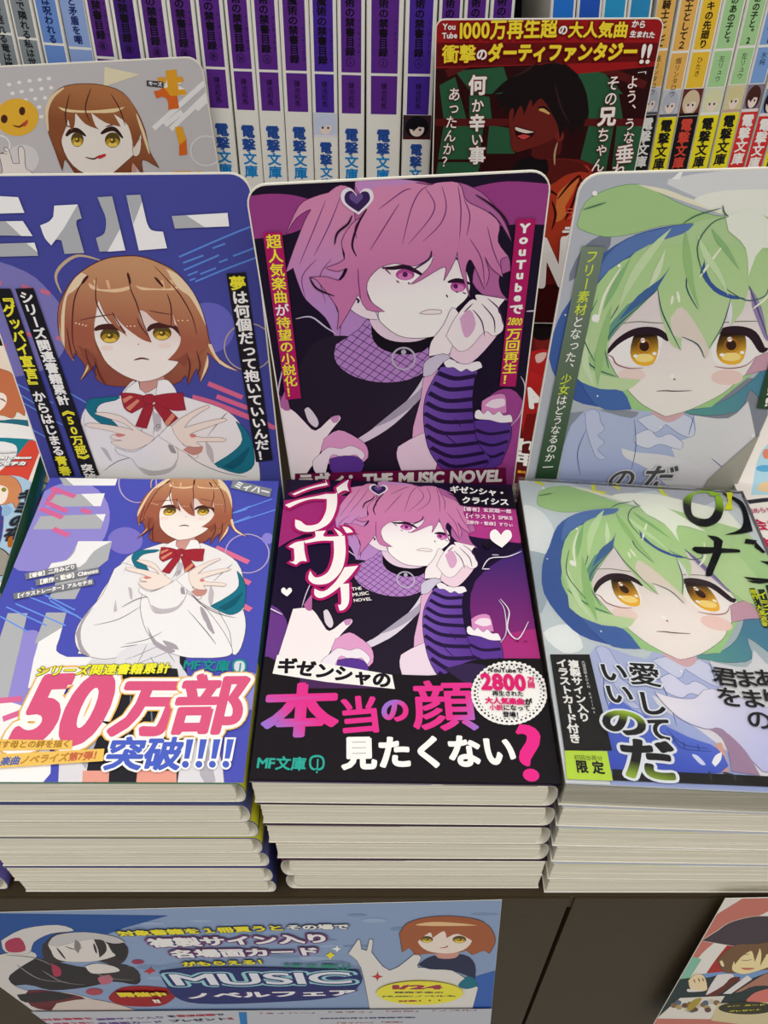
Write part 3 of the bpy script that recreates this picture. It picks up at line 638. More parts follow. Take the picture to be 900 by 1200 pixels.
tc1 = Art(); tc1.P(ZC, "68,199 122,196 177,670 134,675", MG); tc1.TV(ZC, [('超人気楽曲', YE), ('が', WH), ('待望の小説化！', YE)], (97, 203), (153, 668), .98, .02)
tc2 = Art(); tc2.P(ZC, "790,160 845,158 788,637 743,636", MG); tc2.TV(ZC, [('YouTube', WH), ('で', WH)], (816, 168), (788, 432), 1.15, .05); tc2.TH(ZC, [('2800', YE)], (766, 450), (807, 452), 1.7, .03); tc2.TV(ZC, [('万回再生！', YE)], (785, 470), (766, 632), 1.1, .02)
tc3 = Art(); tc3.P(ZC, "160,885 760,868 762,925 160,935", '6a1240'); tc3.TH(ZC, [('ラヴィ：THE MUSIC NOVEL', 'e9e2e2')], (168, 908), (752, 890), 1.35, .05)
ART['cardC'] = gc+bc+tc1+tc2
TXT_C = tc3
gcc = ground('1d1230')
gcc.F(CC, "60,120 110,100 300,90 300,185 200,185 120,215 60,240", 'a02a74'); gcc.F(CC, "590,110! 780,118 800,215 700,212 610,190", 'b03a86'); gcc.F(CC, "650,330 760,250 880,230 900,560! 700,560 640,450", ('3f2a72', '8a2a74', (760, 260), (820, 540)))
gcc.F(CC, "745,480! 880,470 900,600! 690,600", 'a8307c'); gcc.F(CC, "20,400 70,400 110,440 130,560! 0,560!", '6a3a8a')
tvc = Art()     # large drawn title of the cover
GLOW = ('e0207c',)
TT = ["215,150! 300,115 410,85! 405,62! 422,98! 320,120 225,158! 200,142!",
      "170,215! 250,185 370,160 410,150! 460,150 475,140! 472,230 430,320 350,365 290,372 235,350 230,300! 262,310 300,335 370,320 410,250 415,180! 330,180 260,200 195,232!",
      "470,115! 505,90 545,65! 535,100 545,135! 515,130 480,150!",
      "190,460! 230,435 280,425! 285,490 298,545! 262,545 235,565! 195,548! 225,540 222,470!",
      "280,425! 345,405 345,370! 265,375! 410,365! 400,400 520,395! 525,500 500,600 430,670 350,680 308,650 318,600! 350,640 420,610 455,520 455,425! 380,425 290,440!",
      "455,350! 490,370 510,390! 490,400!", "505,340! 545,350 570,375! 530,380!",
      "600,570! 545,640 460,720 385,760 345,745 342,705! 400,720 470,660 520,580!", "480,680! 545,675! 545,780 520,825 490,835! 480,800! 500,790 495,700!"]
for t in TT: tvc.F(CC1, t, 'd4307c', edge='b01a68', ew=2.2)
for t in TT: tvc.F(CC1, t, 'fbf4f2', k=4)
tvc.TH(CC1, [('THE', WH)], (560, 708), (620, 702), 1.0, .02); tvc.TH(CC1, [('MUSIC', WH)], (565, 742), (662, 730), 1.0, .02); tvc.TH(CC1, [('NOVEL', WH)], (572, 775), (678, 764), 1.0, .02)
tvc.P(CC, "572,60 745,68 768,128 606,118", '17101e')
tvc.TH(CC, [('ギゼンシャ・', WH)], (576, 72), (738, 84), 1.1, .04); tvc.TH(CC, [('クライシス', WH)], (610, 103), (745, 110), 1.1, .04)
tvc.TH(CC, [('【著者】玄武聡一郎', 'f6d8e8')], (606, 128), (752, 136), 1.1, .03); tvc.TH(CC, [('【イラスト】SPIKE', 'f6d8e8')], (612, 148), (755, 155), 1.1, .03); tvc.TH(CC, [('【原作・監修】すりぃ', 'f6d8e8')], (618, 166), (757, 175), 1.1, .03)
tvc.F(CC, heart(CC, 722, 212, .62), 'fbf6f6'); tvc.F(CC, heart(CC, 683, 232, .26), '1a1020'); tvc.F(CC, heart(CC, 780, 520, .4), '2a0e2a'); tvc.F(CC, heart(CC, 112, 365, .3), 'fbf6f6')
tvc.S(CC, "668,300 690,270 740,265 780,250|690,300 668,300|720,385 745,420 740,470 770,500 800,450|60,410 100,430", .5, 'e6dcec')
bt = Art()      # obi of the middle book
OBI = '18141a'
bt.F(CC, "-20,905! -20,560! 60,550 150,600 300,590 420,600 560,600 640,560 820,555 920,560! 920,960! -20,960!", OBI)
bt.F(CC, "150,600! 260,585 380,600! 380,640! 150,640!", '4a2a58'); bt.F(CC, "560,585! 640,568 720,590! 640,640!", '33244a')
bt.P(CC, "85,545 412,602 420,642 225,622 72,598", 'f2efec'); bt.TH(CC, [('ギゼンシャの', '17121a')], (86, 572), (410, 620), 1.0, .05)
PKT, PUR = 'e0348e', '9a6fd0'
bt.TH(CC, [('本', (PKT, PUR, (130, 700), (70, 745)))], (42, 706), (262, 700), .82, .035, slant=.05)
bt.TH(CC, [('当', PKT)], (258, 722), (382, 712), 1.0, .03); bt.TH(CC, [('の', (PUR, PKT, (400, 690), (430, 712)))], (378, 705), (462, 700), 1.0, .05)
bt.TH(CC, [('顔', (PKT, PUR, (590, 730), (650, 760)))], (468, 692), (652, 690), .92, .02)
bt.TH(CC, [('見たくない', WH)], (268, 826), (765, 818), 1.05, .045)
bt.TH(CC, [('?', 'e62a8a')], (764, 818), (852, 818), .84, .02)
logoJ(bt, CC, 28, 852, 168, 857, '2fa79a', OBI, 198, 853, 21)
bt.E(CC, 745, 655, 108, 90, 'f0eeec', n=40)
for k in range(44):
    a = 2*math.pi*k/44
    bt.E(CC, 745+104*math.cos(a), 655+87*math.sin(a), 5.5, 4.5, 'f0eeec', n=8)
    bt.E(CC, 745+98*math.cos(a+.07), 655+81*math.sin(a+.07), 3.2, 2.8, OBI, n=8)
    bt.E(CC, 745+90*math.cos(a), 655+74*math.sin(a), 2.0, 1.8, OBI, n=8)
bt.TH(CC, [('YouTubeで', OBI)], (686, 590), (784, 592), 1.0, .03); bt.TH(CC, [('2800', 'd8206e')], (664, 622), (792, 626), 1.2, .05); bt.TV(CC, [('万回', 'd8206e')], (806, 610), (808, 642), 1.1, .05)
bt.TH(CC, [('再生された', OBI)], (696, 657), (785, 659), 1.0, .03); bt.TH(CC, [('大人気楽曲', 'd8206e'), ('が', OBI)], (676, 677), (810, 682), 1.0, .05); bt.TH(CC, [('小説', 'd8206e'), ('になって', OBI)], (688, 697), (805, 700), 1.0, .03); bt.TH(CC, [('登場！', OBI)], (726, 717), (782, 719), 1.0, .03)
# ================= picture 3: pale green haired girl
R_ = SH['cardR']; ZR = R_.frame(600, 190, 3); R1 = R_.frame(660, 330, 3.75); CR = SH['coverR'].frame(600, 545, 3)
MAP_R = affine(R_, SH['coverR'], [((462, 650), (400, 440)), ((770, 650), (672, 460)), ((570, 802), (575, 595)), ((745, 165), (425, 130)), ((545, 890), (597, 687)), ((515, 972), (595, 770))], ZR, CR)
gr = ground('b9bec8')
gr.F(ZR, "550,60 900,20 1100,60 1100,420 900,300 780,200 640,120", 'dfe0e2'); gr.F(ZR, "340,250 250,300 200,420 330,320", '7d8494'); gr.F(ZR, "150,900 350,870 500,900 480,1000 300,1020 160,1010", '8f95a4')
gr.F(ZR, "620,880 740,800 860,760 900,900 860,1010 700,980", '868a98'); gr.F(ZR, "560,60! 605,20! 600,35 590,60!", 'f6f6f4')
br = Art()
GN, GN2, BLU = 'b5d39c', '93c486', '4a68a8'
br.F(ZR, "640,215! 520,230 400,270 290,350 215,470 160,560 130,690 180,800 250,850 400,870! 420,800 330,600 450,300", (BLU, '3f5ea4', (300, 300), (200, 800)))
br.F(ZR, "230,215! 260,140 340,95 440,78 520,110 600,150 700,185 745,190! 640,212 520,225 430,250 330,262 240,235", 'a9cd8e', edge='5c8466', ew=.3)
br.F(ZR, "440,78! 520,108 640,150 745,185! 760,150 640,132 540,95", 'ede9cf')
br.F(ZR, "640,130 740,100 900,95! 1200,180! 1200,460! 900,440 830,260 760,185 700,165", 'eef0e6')
br.F(ZR, "420,860! 500,840 640,870 760,830 850,760 900,700! 1000,560! 1100,700 1000,820 900,860 840,800 800,870 700,890 600,880", ('5f9f98', '4b7fa8', (600, 860), (950, 700)), edge='233a58', ew=.3)
# blouse
br.F(ZR, "260,870! 300,870 420,900 470,870 640,890 760,900 830,840! 850,1000! 1100,1100! 1100,1400! 150,1400! 180,1000", ('b6bfe2', '93a3da', (500, 950), (400, 1300)))
br.F(ZR, "640,890! 760,900 830,840! 860,1020 800,1110! 640,1110 560,1000 640,960", 'dedde2')
br.F(ZR, "258,880! 280,868 305,880 310,910 325,940 300,960 325,985 300,1010 330,1040 300,1040 280,1000 262,940", 'c6cbea', edge='4a5a9c', ew=.3)
br.F(ZR, "440,905! 500,950 540,920! 600,960 640,960 630,900 560,880 480,890", 'd4d8ee', edge='4a5a9c', ew=.35)
br.F(ZR, "430,960! 480,940 515,968 555,955 600,985! 590,1010 520,990 480,1005 435,990", 'dcdcf0', edge='4a5a9c', ew=.35)
br.F(ZR, "385,1005! 440,1020 540,1030 640,1060 720,1110! 700,1200! 600,1180 480,1080 400,1040", 'e2e0e6'); br.F(ZR, "480,870! 500,890 550,915 600,890 610,860!", 'd9b0b8')
br.S(ZR, "430,905 435,1000 420,1080|640,890 620,960|260,940 230,1020 240,1100|700,1040 760,1090", .35, '4a5a9c')
# back of hair then face
br.F(ZR, "745,190! 640,212 500,270 400,350 330,470 250,560 215,650 250,740 330,800 400,860 520,880! 700,860! 900,700! 1200,700! 1200,300! 950,210 850,180", (GN, 'a3cf8e', (600, 300), (400, 800)))
br.F(R1, "190,290 195,330 230,400 280,470 350,540 450,592! 560,560 700,490 770,430 850,370 900,330! 900,150! 820,30! 700,100 520,100 420,30! 330,120 230,220", ('e6dadc', 'f5ece8', (500, 150), (500, 380)), edge='4a3048', ew=.35)
br.E(R1, 300, 410, 60, 30, 'f2d9d4'); br.E(R1, 720, 420, 70, 34, 'f2d2cc')
br.F(R1, "850,330! 900,310 960,300 960,380! 880,390 800,410!", 'cda0b4', edge='4a3048', ew=.35)
# eyes
def eye(a, fr, P, iris):
    a.F(fr, P, 'f7f2f2'); cx, cy, rx, ry = iris
    a.F(fr, "%f,%f %f,%f %f,%f %f,%f %f,%f %f,%f" % (cx-rx*.55, cy-ry, cx+rx*.7, cy-ry*1.05, cx+rx, cy, cx+rx*.6, cy+ry, cx-rx*.5, cy+ry*1.02, cx-rx, cy+ry*.3), ('2a160e', 'f2b83a', (cx, cy-ry*.5), (cx, cy+ry*.7)))
    a.E(fr, cx, cy+ry*.62, rx*.66, ry*.26, 'fbe08a'); a.E(fr, cx, cy-ry*.08, rx*.34, ry*.3, '3a1c12'); a.E(fr, cx-rx*.1, cy-ry*.45, rx*.17, ry*.15, 'fdfaf4')
    a.E(fr, cx-rx*.62, cy+ry*.5, rx*.16, ry*.1, 'fdfaf4'); a.E(fr, cx+rx*.72, cy+ry*.35, rx*.15, ry*.1, 'fdfaf4'); a.E(fr, cx, cy-ry*.08, rx*.45, ry*.42, 'c06a20', ring=.35)
eye(br, R1, "195,315! 250,260 320,225 400,225 440,245! 425,300 410,350 330,372 250,365 210,345", (356, 290, 62, 72))
eye(br, R1, "660,250! 700,225 770,220 830,240 870,295! 840,340 790,365 700,368 665,350 650,300", (738, 285, 66, 72))
br.S(R1, "188,318 240,262 310,222 380,214 430,228 462,258", 3.0, '2c1a26'); br.S(R1, "640,262 690,218 760,210 830,232 875,300 895,290", 3.0, '2c1a26')
br.S(R1, "190,320 215,330 235,362 290,380 350,378|665,372 730,380 800,368 850,325", .5, 'a0626a'); br.S(R1, "220,190 320,175 400,180 480,183|650,185 750,175 900,172", .35, '6a7a5e')
br.S(R1, "410,480 450,478 490,480 565,478", .5, '5a3a40'); br.E(R1, 488, 428, 5, 4, '9a6a6a'); br.F(R1, "470,415 478,402 490,415 480,425", 'fdfbf6')
# fringe
br.F(R1, "180,240! 120,330 90,300 60,310! 80,150 200,-50 420,-150 700,-160 1000,-100 1100,0 1100,300! 960,310 900,240 855,110 815,15! 790,120 735,195! 742,130 735,70! 700,200 640,300 615,330! 590,270 520,245! 518,300! 470,270 445,200 425,130 415,30! 330,120 240,200 205,260 195,300 190,340!", ('b2d595', 'bfd8a4', (500, -50), (500, 240)))
br.F(R1, "520,245! 590,270 625,340! 640,300 590,200 520,110 470,160! 480,230", 'e6d9cf')
br.F(R1, "60,310! 90,360 150,400 230,420 340,430! 290,470 210,480 130,460 80,440 40,400!", 'c4dcaa'); br.F(R1, "80,440! 160,470 260,480 300,560! 180,560 110,500", '4a6cb0')
br.F(R1, "425,20! 330,110 250,190 200,260! 190,210 280,100!", '6a9c8c'); br.F(R1, "600,-40! 660,40 740,75 800,72! 720,50 650,0 620,-90 640,-150!", '3c5ba0')
br.F(R1, "735,75! 720,140 735,195! 742,130", 'eae6f0'); br.F(R1, "820,20! 870,110 900,260! 880,240 830,110!", '9a86b8')
br.F(ZR, "640,215! 560,225 420,262 330,330 280,440 350,370 480,290 600,250", '5d7cb8')
br.F(ZR, "560,360! 520,410 440,470 370,560! 420,520 500,460!", '466aa0')
br.S(R1, "415,30 430,120 470,210 515,300|520,240 590,275 620,335|735,75 700,190 640,290|815,15 850,110 900,250|415,30 320,120 220,210 185,290 200,380|60,310 140,380 230,415|340,-80 270,60 190,190|560,-80 540,20 590,120|700,20 800,80 880,65 900,30", .45, '3f5a68')
br.S(R1, "500,40 510,90|480,60 475,100|600,-20 640,-80 700,-160|830,120 900,60 960,-40|250,-60 180,60 150,180", 1.0, 'eef3dc')
for q, c in (("560,230! 480,300 410,400 370,520! 430,420 500,320", 'c9e2b0'), ("610,240! 600,330 620,430 660,520! 640,430 630,330", '9cc583'), ("650,250! 700,330 740,400 760,470! 720,400 670,330", 'cbe3b4'), ("350,500! 310,600 290,700 300,790! 320,700 340,600", '9cc583'), ("260,560! 240,640 250,720 290,790! 270,710 265,640", 'cfe5ba'), ("540,300! 500,380 480,440! 520,390", 'd6e8c2'), ("700,230! 760,300 800,380! 760,330 720,280", '8fbd80'), ("420,330! 350,430 320,520! 370,440", '8fbd80')): br.F(ZR, q, c)
br.F(ZR, "750,190! 830,170 900,200 1000,330! 880,300 830,400! 820,300 760,240!", 'edf1e4')
br.S(ZR, "735,160 650,185 600,215|760,190 700,215 650,300 680,420|740,150 745,175 760,190|250,165 330,140|300,480 250,600 290,700", .45, '47705c')
for p in ((290, 108, 9), (293, 547, 14), (376, 362, 6), (520, 930, 4), (187, 535, 3), (845, 960, 5), (300, 820, 3)): br.E(ZR, p[0], p[1], p[2], p[2], 'f8f8f4')
tr1 = Art()
for fr_, q in ((ZR, "245,292 325,296 155,1110 80,1108"),): tr1.P(fr_, q, ('7f8f7c', '2a4a30', (285, 290), (270, 350)))
tr1.TV(ZR, [('フリー素材', 'd8e83c'), ('となった、', WH), ('少女', 'd8e83c'), ('はどうなるのか―', WH)], (284, 305), (122, 1082), .85, .01)
tr1.P(ZR, "905,690 980,690 940,870 858,862", '2a4a30'); tr1.TV(ZR, [('!!', WH)], (905, 780), (890, 860), 1.2, .03)
tr2 = Art(); tr2.TH(ZR, [('の', '55565c')], (335, 1112), (435, 1112), 1.1, .02, [(.05, 'd8d8da')]); tr2.TH(ZR, [('だ', '55565c')], (455, 1108), (575, 1108), 1.1, .02, [(.05, 'd8d8da')])
tr2.F(ZR, "690,1111! 900,925! 860,1100! 830,1200! 640,1200!", 'a9a79c')
ART['cardR'] = gr+br+tr1
covr = ground('ccd5da')
covr.F(CR, '30,150 100,160 150,240 110,330 60,300', 'e4e9ea'); covr.F(CR, '60,300! 140,330 130,450 90,520', 'aab8c2'); covr.F(CR, '110,590 200,560 250,640 180,660', 'eef2f2'); covr.F(CR, '760,560 900,560 900,700 700,720', 'aebcc4')
covr.F(CR, "0,40! 130,50 260,80 300,92 380,110 500,90 640,150 760,130 1000,300! 1000,-50! 0,-50!", 'b3b7c4')
YG = 'dfe22a'
for l in ("60,45 110,70", "285,55 290,90 330,98", "380,85 340,60 350,50", "520,75 530,100 545,105"): covr.S(CR, l, 1.4, YG, taper=False)
tr3 = Art()
DK = '14141a'; LG = '9ac832'
tr3.F(CR, "600,130! 620,105 680,92 735,105! 700,112 690,100! 640,105 628,150 640,185 690,190 715,150 712,110! 735,115 742,160 725,200 680,220 630,205 605,170", (LG, DK, (650, 110), (650, 150)))
tr3.F(CR, "735,98! 790,120 820,150 845,235! 800,245 745,248! 800,228 812,190 795,140 750,112!", DK); tr3.F(CR, "752,100! 775,98! 770,130 775,160! 745,160! 758,130!", YG)
tr3.F(CR, "685,250! 720,255 740,270! 735,295! 795,300 800,310! 735,312! 710,370 700,392 680,392 682,370! 705,312! 660,315 632,300 640,290! 708,292! 708,270!", DK)
tr3.F(CR, "762,335! 820,325 880,330 960,370! 940,375 870,340 820,345 795,370 800,390! 850,410 960,415! 960,400! 870,420 805,400 785,375 790,350!", DK); tr3.P(CR, "820,262 860,268 850,282 815,278", DK); tr3.P(CR, "855,272 890,310 880,312 850,290", DK)
# author blocks
for q, s_, a, b in (("832,436 852,436 905,575 885,575", '原作：大漠波新', (844, 440), (893, 572)), ("862,440 885,440 930,570 905,570", 'イラスト', (872, 448), (915, 565))):
    tr3.P(CR, q, '20301c'); tr3.TV(CR, [(s_, YG)], a, b, 1.2, .02)
tr3.P(CR, "890,425 960,425 960,580 920,560", '20301c')
TR_B = Art()    # lower cover lettering
TR_B.P(CR, "132,670 270,670 350,1008 183,1010", '141418'); TR_B.P(CR, "183,1008 332,1010 352,1114 190,1108", 'c4e24a')
TR_B.TV(CR, [('大漠波新', WH), ('&DAN Kojima', WH)], (247, 692), (288, 880), .95, .0)
TR_B.TV(CR, [('複製サイン入り', WH)], (212, 690), (255, 908), 1.1, .045); TR_B.TV(CR, [('イラストカード付き', WH)], (170, 686), (222, 984), 1.1, .045)
TR_B.TH(CR, [('初回出荷分', DK)], (215, 1032), (316, 1036), 1.0, .0); TR_B.TH(CR, [('限 定', DK)], (222, 1064), (322, 1070), 1.15, .04)
KW = dict(outline=[(.06, 'e8ecf4')])
TR_B.TV(CR, [('いい', DK)], (345, 696), (384, 850), 1.15, .03, **KW); TR_B.TV(CR, [('愛', DK)], (455, 700), (470, 785), 1.15, .02, **KW); TR_B.TV(CR, [('して', DK)], (475, 800), (520, 982), 1.1, .03, **KW)
TR_B.TV(CR, [('の', ('a8c83a', DK, (390, 868), (390, 905)))], (384, 858), (398, 962), 1.45, .045, **KW); TR_B.TV(CR, [('だ', (DK, '9ab83a', (430, 1050), (430, 1100)))], (462, 965), (492, 1120), 1.2, .045, **KW)
TR_B.TV(CR, [('君を', DK)], (738, 716), (768, 858), 1.15, .018); TR_B.TV(CR, [('ままの', DK)], (808, 722), (878, 940), 1.15, .018); TR_B.TV(CR, [('ありの', DK)], (878, 722), (950, 940), 1.15, .018)
hand = Art()
hand.F(CR, "500,800! 560,820 640,825 700,790 900,860! 980,900! 980,1090! 880,1080! 800,1000 735,930 680,930 600,900 540,850", ('ece8f0', 'c2c4ea', (560, 820), (900, 1050)), edge='8a80b0', ew=.3)
hand.F(CR, "690,930! 735,960 760,1020 770,1080! 870,1095! 820,1010 760,950 720,930", 'a88aa8'); hand.F(CR, "700,1000! 735,980 760,1080! 720,1075", 'dba898')
hand.F(CR, "350,820 420,860 500,900 620,960 720,1000 730,1085 350,1080 330,960", ('5f7ad8', '3f55c4', (500, 900), (500, 1080)))
hand.S(CR, "510,940 560,960 600,1000 700,1010|540,930 600,985 690,1000|560,950 570,980|600,975 605,1000|650,985 655,1008", .4, '33448e')
hand.F(CR, "700,1050! 712,1025 735,1012! 732,1040 712,1064!", 'fbfbfb'); hand.F(CR, "630,1022 650,1025 678,1055 660,1055", 'dfe4fa')
hand.P(CR, "350,1072 920,1098 920,1135 352,1112", '17171b'); hand.S(CR, "395,1060 420,1105|540,1080 570,1080 580,1110|690,1080 700,1112|740,1085 780,1095 780,1112", .6, '3a3a40', taper=False)
# ================= picture 4: back left card
B_ = SH['cardB']; ZB = B_.frame(0, 0, 3)
ab = ground('c9c5ca')
for j, (x, y) in enumerate(((32, 297), (68, 290), (104, 284), (140, 280), (172, 276), (44, 328), (76, 322), (110, 316), (146, 312), (180, 308), (56, 358), (90, 352), (124, 347), (158, 344), (188, 340), (70, 385), (104, 380), (138, 376), (170, 372), (145, 410))): ab.E(ZB, x, y, 8, 6.5, 'f3f1f2', n=12)
ab.P(ZB, "368,235 492,262 365,305", 'ece3c2')
ab.E(ZB, 60, 412, 76, 66, 'edb83a', n=40); ab.E(ZB, 15, 418, 12, 15, '4a2a20'); ab.E(ZB, 78, 390, 11, 15, '4a2a20'); ab.S(ZB, "45,440 70,445 92,425", .8, '7a3a20'); ab.F(ZB, "78,440! 95,420 98,432 85,446", 'c94a3a')
ab.E(ZB, 80, 560, 58, 52, 'dedbde'); ab.E(ZB, 725, 530, 55, 52, 'e2dfe2', ring=.7); ab.E(ZB, -5, 510, 40, 34, 'f3f1f2', ring=.6)
for l in ("540,452 720,290", "580,440 640,392", "600,455 740,320", "690,385 735,345"): ab.S(ZB, l, 2.0, 'f1eff0', taper=False)
ab.F(ZB, "10,600 0,540 40,545 20,530! 15,520 30,525 45,575! 70,575! 65,525 75,515 85,530 90,590 110,605 140,660 0,660", 'efe6e4', edge='5a4444', ew=.5)
ab.F(ZB, "345,560 340,640 470,660! 470,560", 'd39a90')
ab.F(ZB, "180,340 225,305 290,295 360,300 430,325 480,390 510,460 525,530 560,590! 500,560 505,620! 465,570 460,640! 360,660 280,625 230,560 220,600! 195,530 170,460 165,390", ('b07046', '7a4028', (340, 350), (340, 620)), edge='4a2420', ew=.5)
ab.F(ZB, "215,480 240,560 300,610 385,618! 440,570 490,520 495,470 470,420 350,390 240,410", 'f4ece6', edge='5a3030', ew=.4)
ab.F(ZB, "470,490 495,490 490,540 470,545", 'f0e0d8', edge='5a3030', ew=.4)
soft_eye(ab, ZB, 272, 490, 22, 26, '5a4a22', 'c29a30', 'f0d060'); soft_eye(ab, ZB, 396, 492, 27, 27, '5a4a22', 'c29a30', 'f0d060')
ab.S(ZB, "232,478 250,460 275,458 302,478|355,470 380,455 405,455 432,485", 2.0, '3a201c'); ab.S(ZB, "300,552 330,558 352,545", .7, '5a3030'); ab.F(ZB, "338,550! 368,540 372,548 350,558", 'c9343a'); ab.S(ZB, "235,440 260,452|370,445 420,432", .5, '5a3030')
ab.F(ZB, "180,340 225,305 290,295 360,300 430,325 480,390 495,470 470,520! 450,440 400,400! 425,445! 370,430 320,395! 335,440 350,455! 300,435 265,395! 262,440 250,460! 240,420 235,440 215,500 225,560! 190,500 168,440", ('b87a50', '8f5434', (320, 310), (320, 450)))
ab.F(ZB, "205,375! 250,385 320,388 410,380 440,375! 400,395 300,396 230,392", 'f2d8a8'); ab.S(ZB, "170,460 165,390 185,340 225,308|480,400 505,470 525,540", 1.3, 'eed6ae')
ab.S(ZB, "245,330 230,400 238,450|320,310 300,380 318,430|390,330 420,380 440,440", .5, '4a2420')
for t, c in (("545,255! 612,243! 617,270! 632,272 640,285 630,298 610,300 595,345 540,350! 545,320 555,310 575,315 570,290 550,290!", 'e8a030'),): pass
ab.F(ZB, "595,247! 614,243! 618,272! 637,270 640,290 622,298! 655,315! 654,334! 590,338! 560,342! 575,318 600,330! 596,300! 590,315 575,318!", 'f7f3e8')
ab.F(ZB, "582,248! 620,243! 622,268! 640,270 645,285 625,292! 628,315! 652,313! 655,332! 600,337! 575,312! 590,305!", 'e8a62e'); ab.F(ZB, "540,320! 560,316 575,305! 600,337! 622,335! 630,380! 592,385! 590,355 575,340 550,345!", 'df6a2a'); ab.P(ZB, "552,272 582,270 585,290 560,292", 'e8a62e')
ab.P(ZB, "515,282 575,286 574,308 516,302", '4a4a50'); ab.TH(ZB, [('キーズ', WH)], (522, 292), (570, 297), 1.0, .04)
ab.P(ZB, "615,446 640,444 655,490 630,510", 'e8a62e'); ab.P(ZB, "630,510 655,490 658,543 630,546", 'df6a2a'); ab.P(ZB, "608,602 670,600 675,660 608,660", 'e8a62e'); ab.P(ZB, "690,600 705,600 710,612 692,614", 'e8a62e')
ab.P(ZB, "-40,620 10,610 20,660 -40,660", 'f0dc28')
# ================= picture 5: red fantasy card
Q = SH['cardRed']; ZQ = Q.frame(490, 0, 3); ZQ2 = Q.frame(600, 180, 9); ZQ3 = Q.frame(600, 200, 3.24)
ar = ground('3c0f12')
ar.F(ZQ, "40,200 300,180 860,200 860,640 40,640", '2f0c10')
for q in ("130,250 300,235 330,330 190,330", "75,300 130,270 170,420 90,420", "90,440 230,440 215,560 70,560", "180,330 250,340 260,430 180,430", "560,250 700,300 720,420 600,420", "600,440 690,430 660,600 570,560", "250,440 320,450 340,540 240,540", "70,570 220,570 200,640 60,640", "700,430 790,430 770,600 680,600", "560,240 640,240 720,330 590,330"): ar.P(ZQ, q, '2c5c40')
ar.S(ZQ, "100,260 300,180 520,200 800,300|60,430 300,430 600,430 820,430", 3.0, '5a1a1a', taper=False)
ar.P(ZQ, "40,40 880,40 860,230 560,260 520,225 60,240", 'a01c20'); ar.P(ZQ, "60,150 860,150 850,215 60,235", '6a1418')
ar.F(ZQ, "280,640! 350,590 430,560 560,560 640,600 660,700! 620,900! 700,1000! 280,1000!", '6a1c1a'); ar.F(ZQ2, "20,330! 60,180 200,130 450,60 700,110 830,170 900,500 700,1200! 60,1200! 20,600", 'b03a24')
ar.F(ZQ2, "480,420! 560,340 660,260 700,250 690,400 600,600 520,700! 450,700", 'd8763c'); ar.F(ZQ2, "560,560! 640,420 700,300 740,420 690,620 600,800!", 'c4301e'); ar.F(ZQ2, "20,330! 200,130 420,60 700,90 820,200 720,190 560,230 400,330 200,320!", '5a1a18')
ar.S(ZQ2, "480,480 600,330 700,240 720,250|560,700 650,500 720,260|420,500 460,640 420,800|720,240 760,420 720,640|200,300 380,380 480,440", 1.2, '3a0e10')
ar.F(ZQ, "345,570 440,545 450,620 340,640", '161014')
ar.F(ZQ, "320,400 325,480 330,525 350,535! 400,520 460,500 490,490 510,460 470,350 440,300 360,300", '6e2420', edge='1a0a0c', ew=.4); ar.F(ZQ, "400,520! 400,550 440,560 500,540 500,480 450,500", '57191a')
ar.F(ZQ, "338,442! 370,450 412,462! 400,480 370,492 345,480", '2a080c'); ar.F(ZQ, "342,446! 370,454 408,464! 380,468 345,458", 'e9dcd2'); ar.F(ZQ, "348,478! 370,472 395,478! 370,490", 'd0474a')
ar.S(ZQ, "425,385 445,388 462,400", 1.5, 'd9b06a'); ar.S(ZQ, "420,378 445,378 465,396", .9, '140a0c'); ar.E(ZQ, 497, 478, 16, 20, '7a2a24'); ar.S(ZQ, "490,500 480,540 480,580", .8, 'b9a07a')
ar.F(ZQ, "265,350! 300,322! 258,332! 300,290 360,250 430,228 500,225 560,262 592,330 600,400! 585,430 572,475! 560,440 540,482! 520,440 498,490! 490,440 470,400 455,372! 430,345 402,375! 395,350 372,405! 360,370 332,425! 335,380 300,405! 310,370 272,388! 290,360", '1a1114')
ar.S(ZQ, "370,250 440,215 500,225|335,270 400,240|480,290 500,370 530,430", .7, '3a2226')
yl, yo = 'f8e23a', [(.07, '7a1010')]
tq = Art()
tq.TH(ZQ, [('You', WH)], (86, 92), (132, 92), 1.0, .03); tq.TH(ZQ, [('Tube', WH)], (84, 124), (138, 122), 1.0, .03)
tq.TH(ZQ, [('1000万再生超', yl), ], (146, 106), (490, 96), 1.15, .03, yo); tq.TH(ZQ, [('の', WH)], (492, 104), (526, 104), 1.0, .04, yo); tq.TH(ZQ, [('大人気曲', yl)], (528, 104), (738, 104), 1.0, .035, yo)
tq.TH(ZQ, [('から', WH)], (750, 82), (800, 85), 1.0, .04); tq.TH(ZQ, [('生まれた', WH)], (744, 118), (832, 122), 1.0, .04)
tq.TH(ZQ, [('衝撃', yl)], (84, 190), (204, 188), 1.0, .025, yo); tq.TH(ZQ, [('の', WH)], (204, 190), (244, 190), 1.0, .04, yo); tq.TH(ZQ, [('ダーティファンタジー', yl)], (244, 185), (772, 180), 1.15, .05, yo); tq.TH(ZQ, [('!!', WH)], (780, 186), (822, 186), .9, .02, [(.03, '7a1010')])
tqh = tq; tq = Art()
RO = [(.04, '7a1414')]
tq.TV(ZQ, [('何', WH)], (210, 262), (207, 335), .95, .035, RO); tq.TV(ZQ, [('か', WH)], (208, 345), (210, 395), .95, .02, RO); tq.TV(ZQ, [('辛', WH)], (208, 400), (206, 462), .95, .04, RO); tq.TV(ZQ, [('い', WH)], (206, 465), (208, 512), .95, .02, RO); tq.TV(ZQ, [('事', WH)], (208, 512), (206, 578), .95, .025, RO)
tq.TV(ZQ, [('あったんか？', WH)], (130, 305), (100, 590), .95, .01, RO)
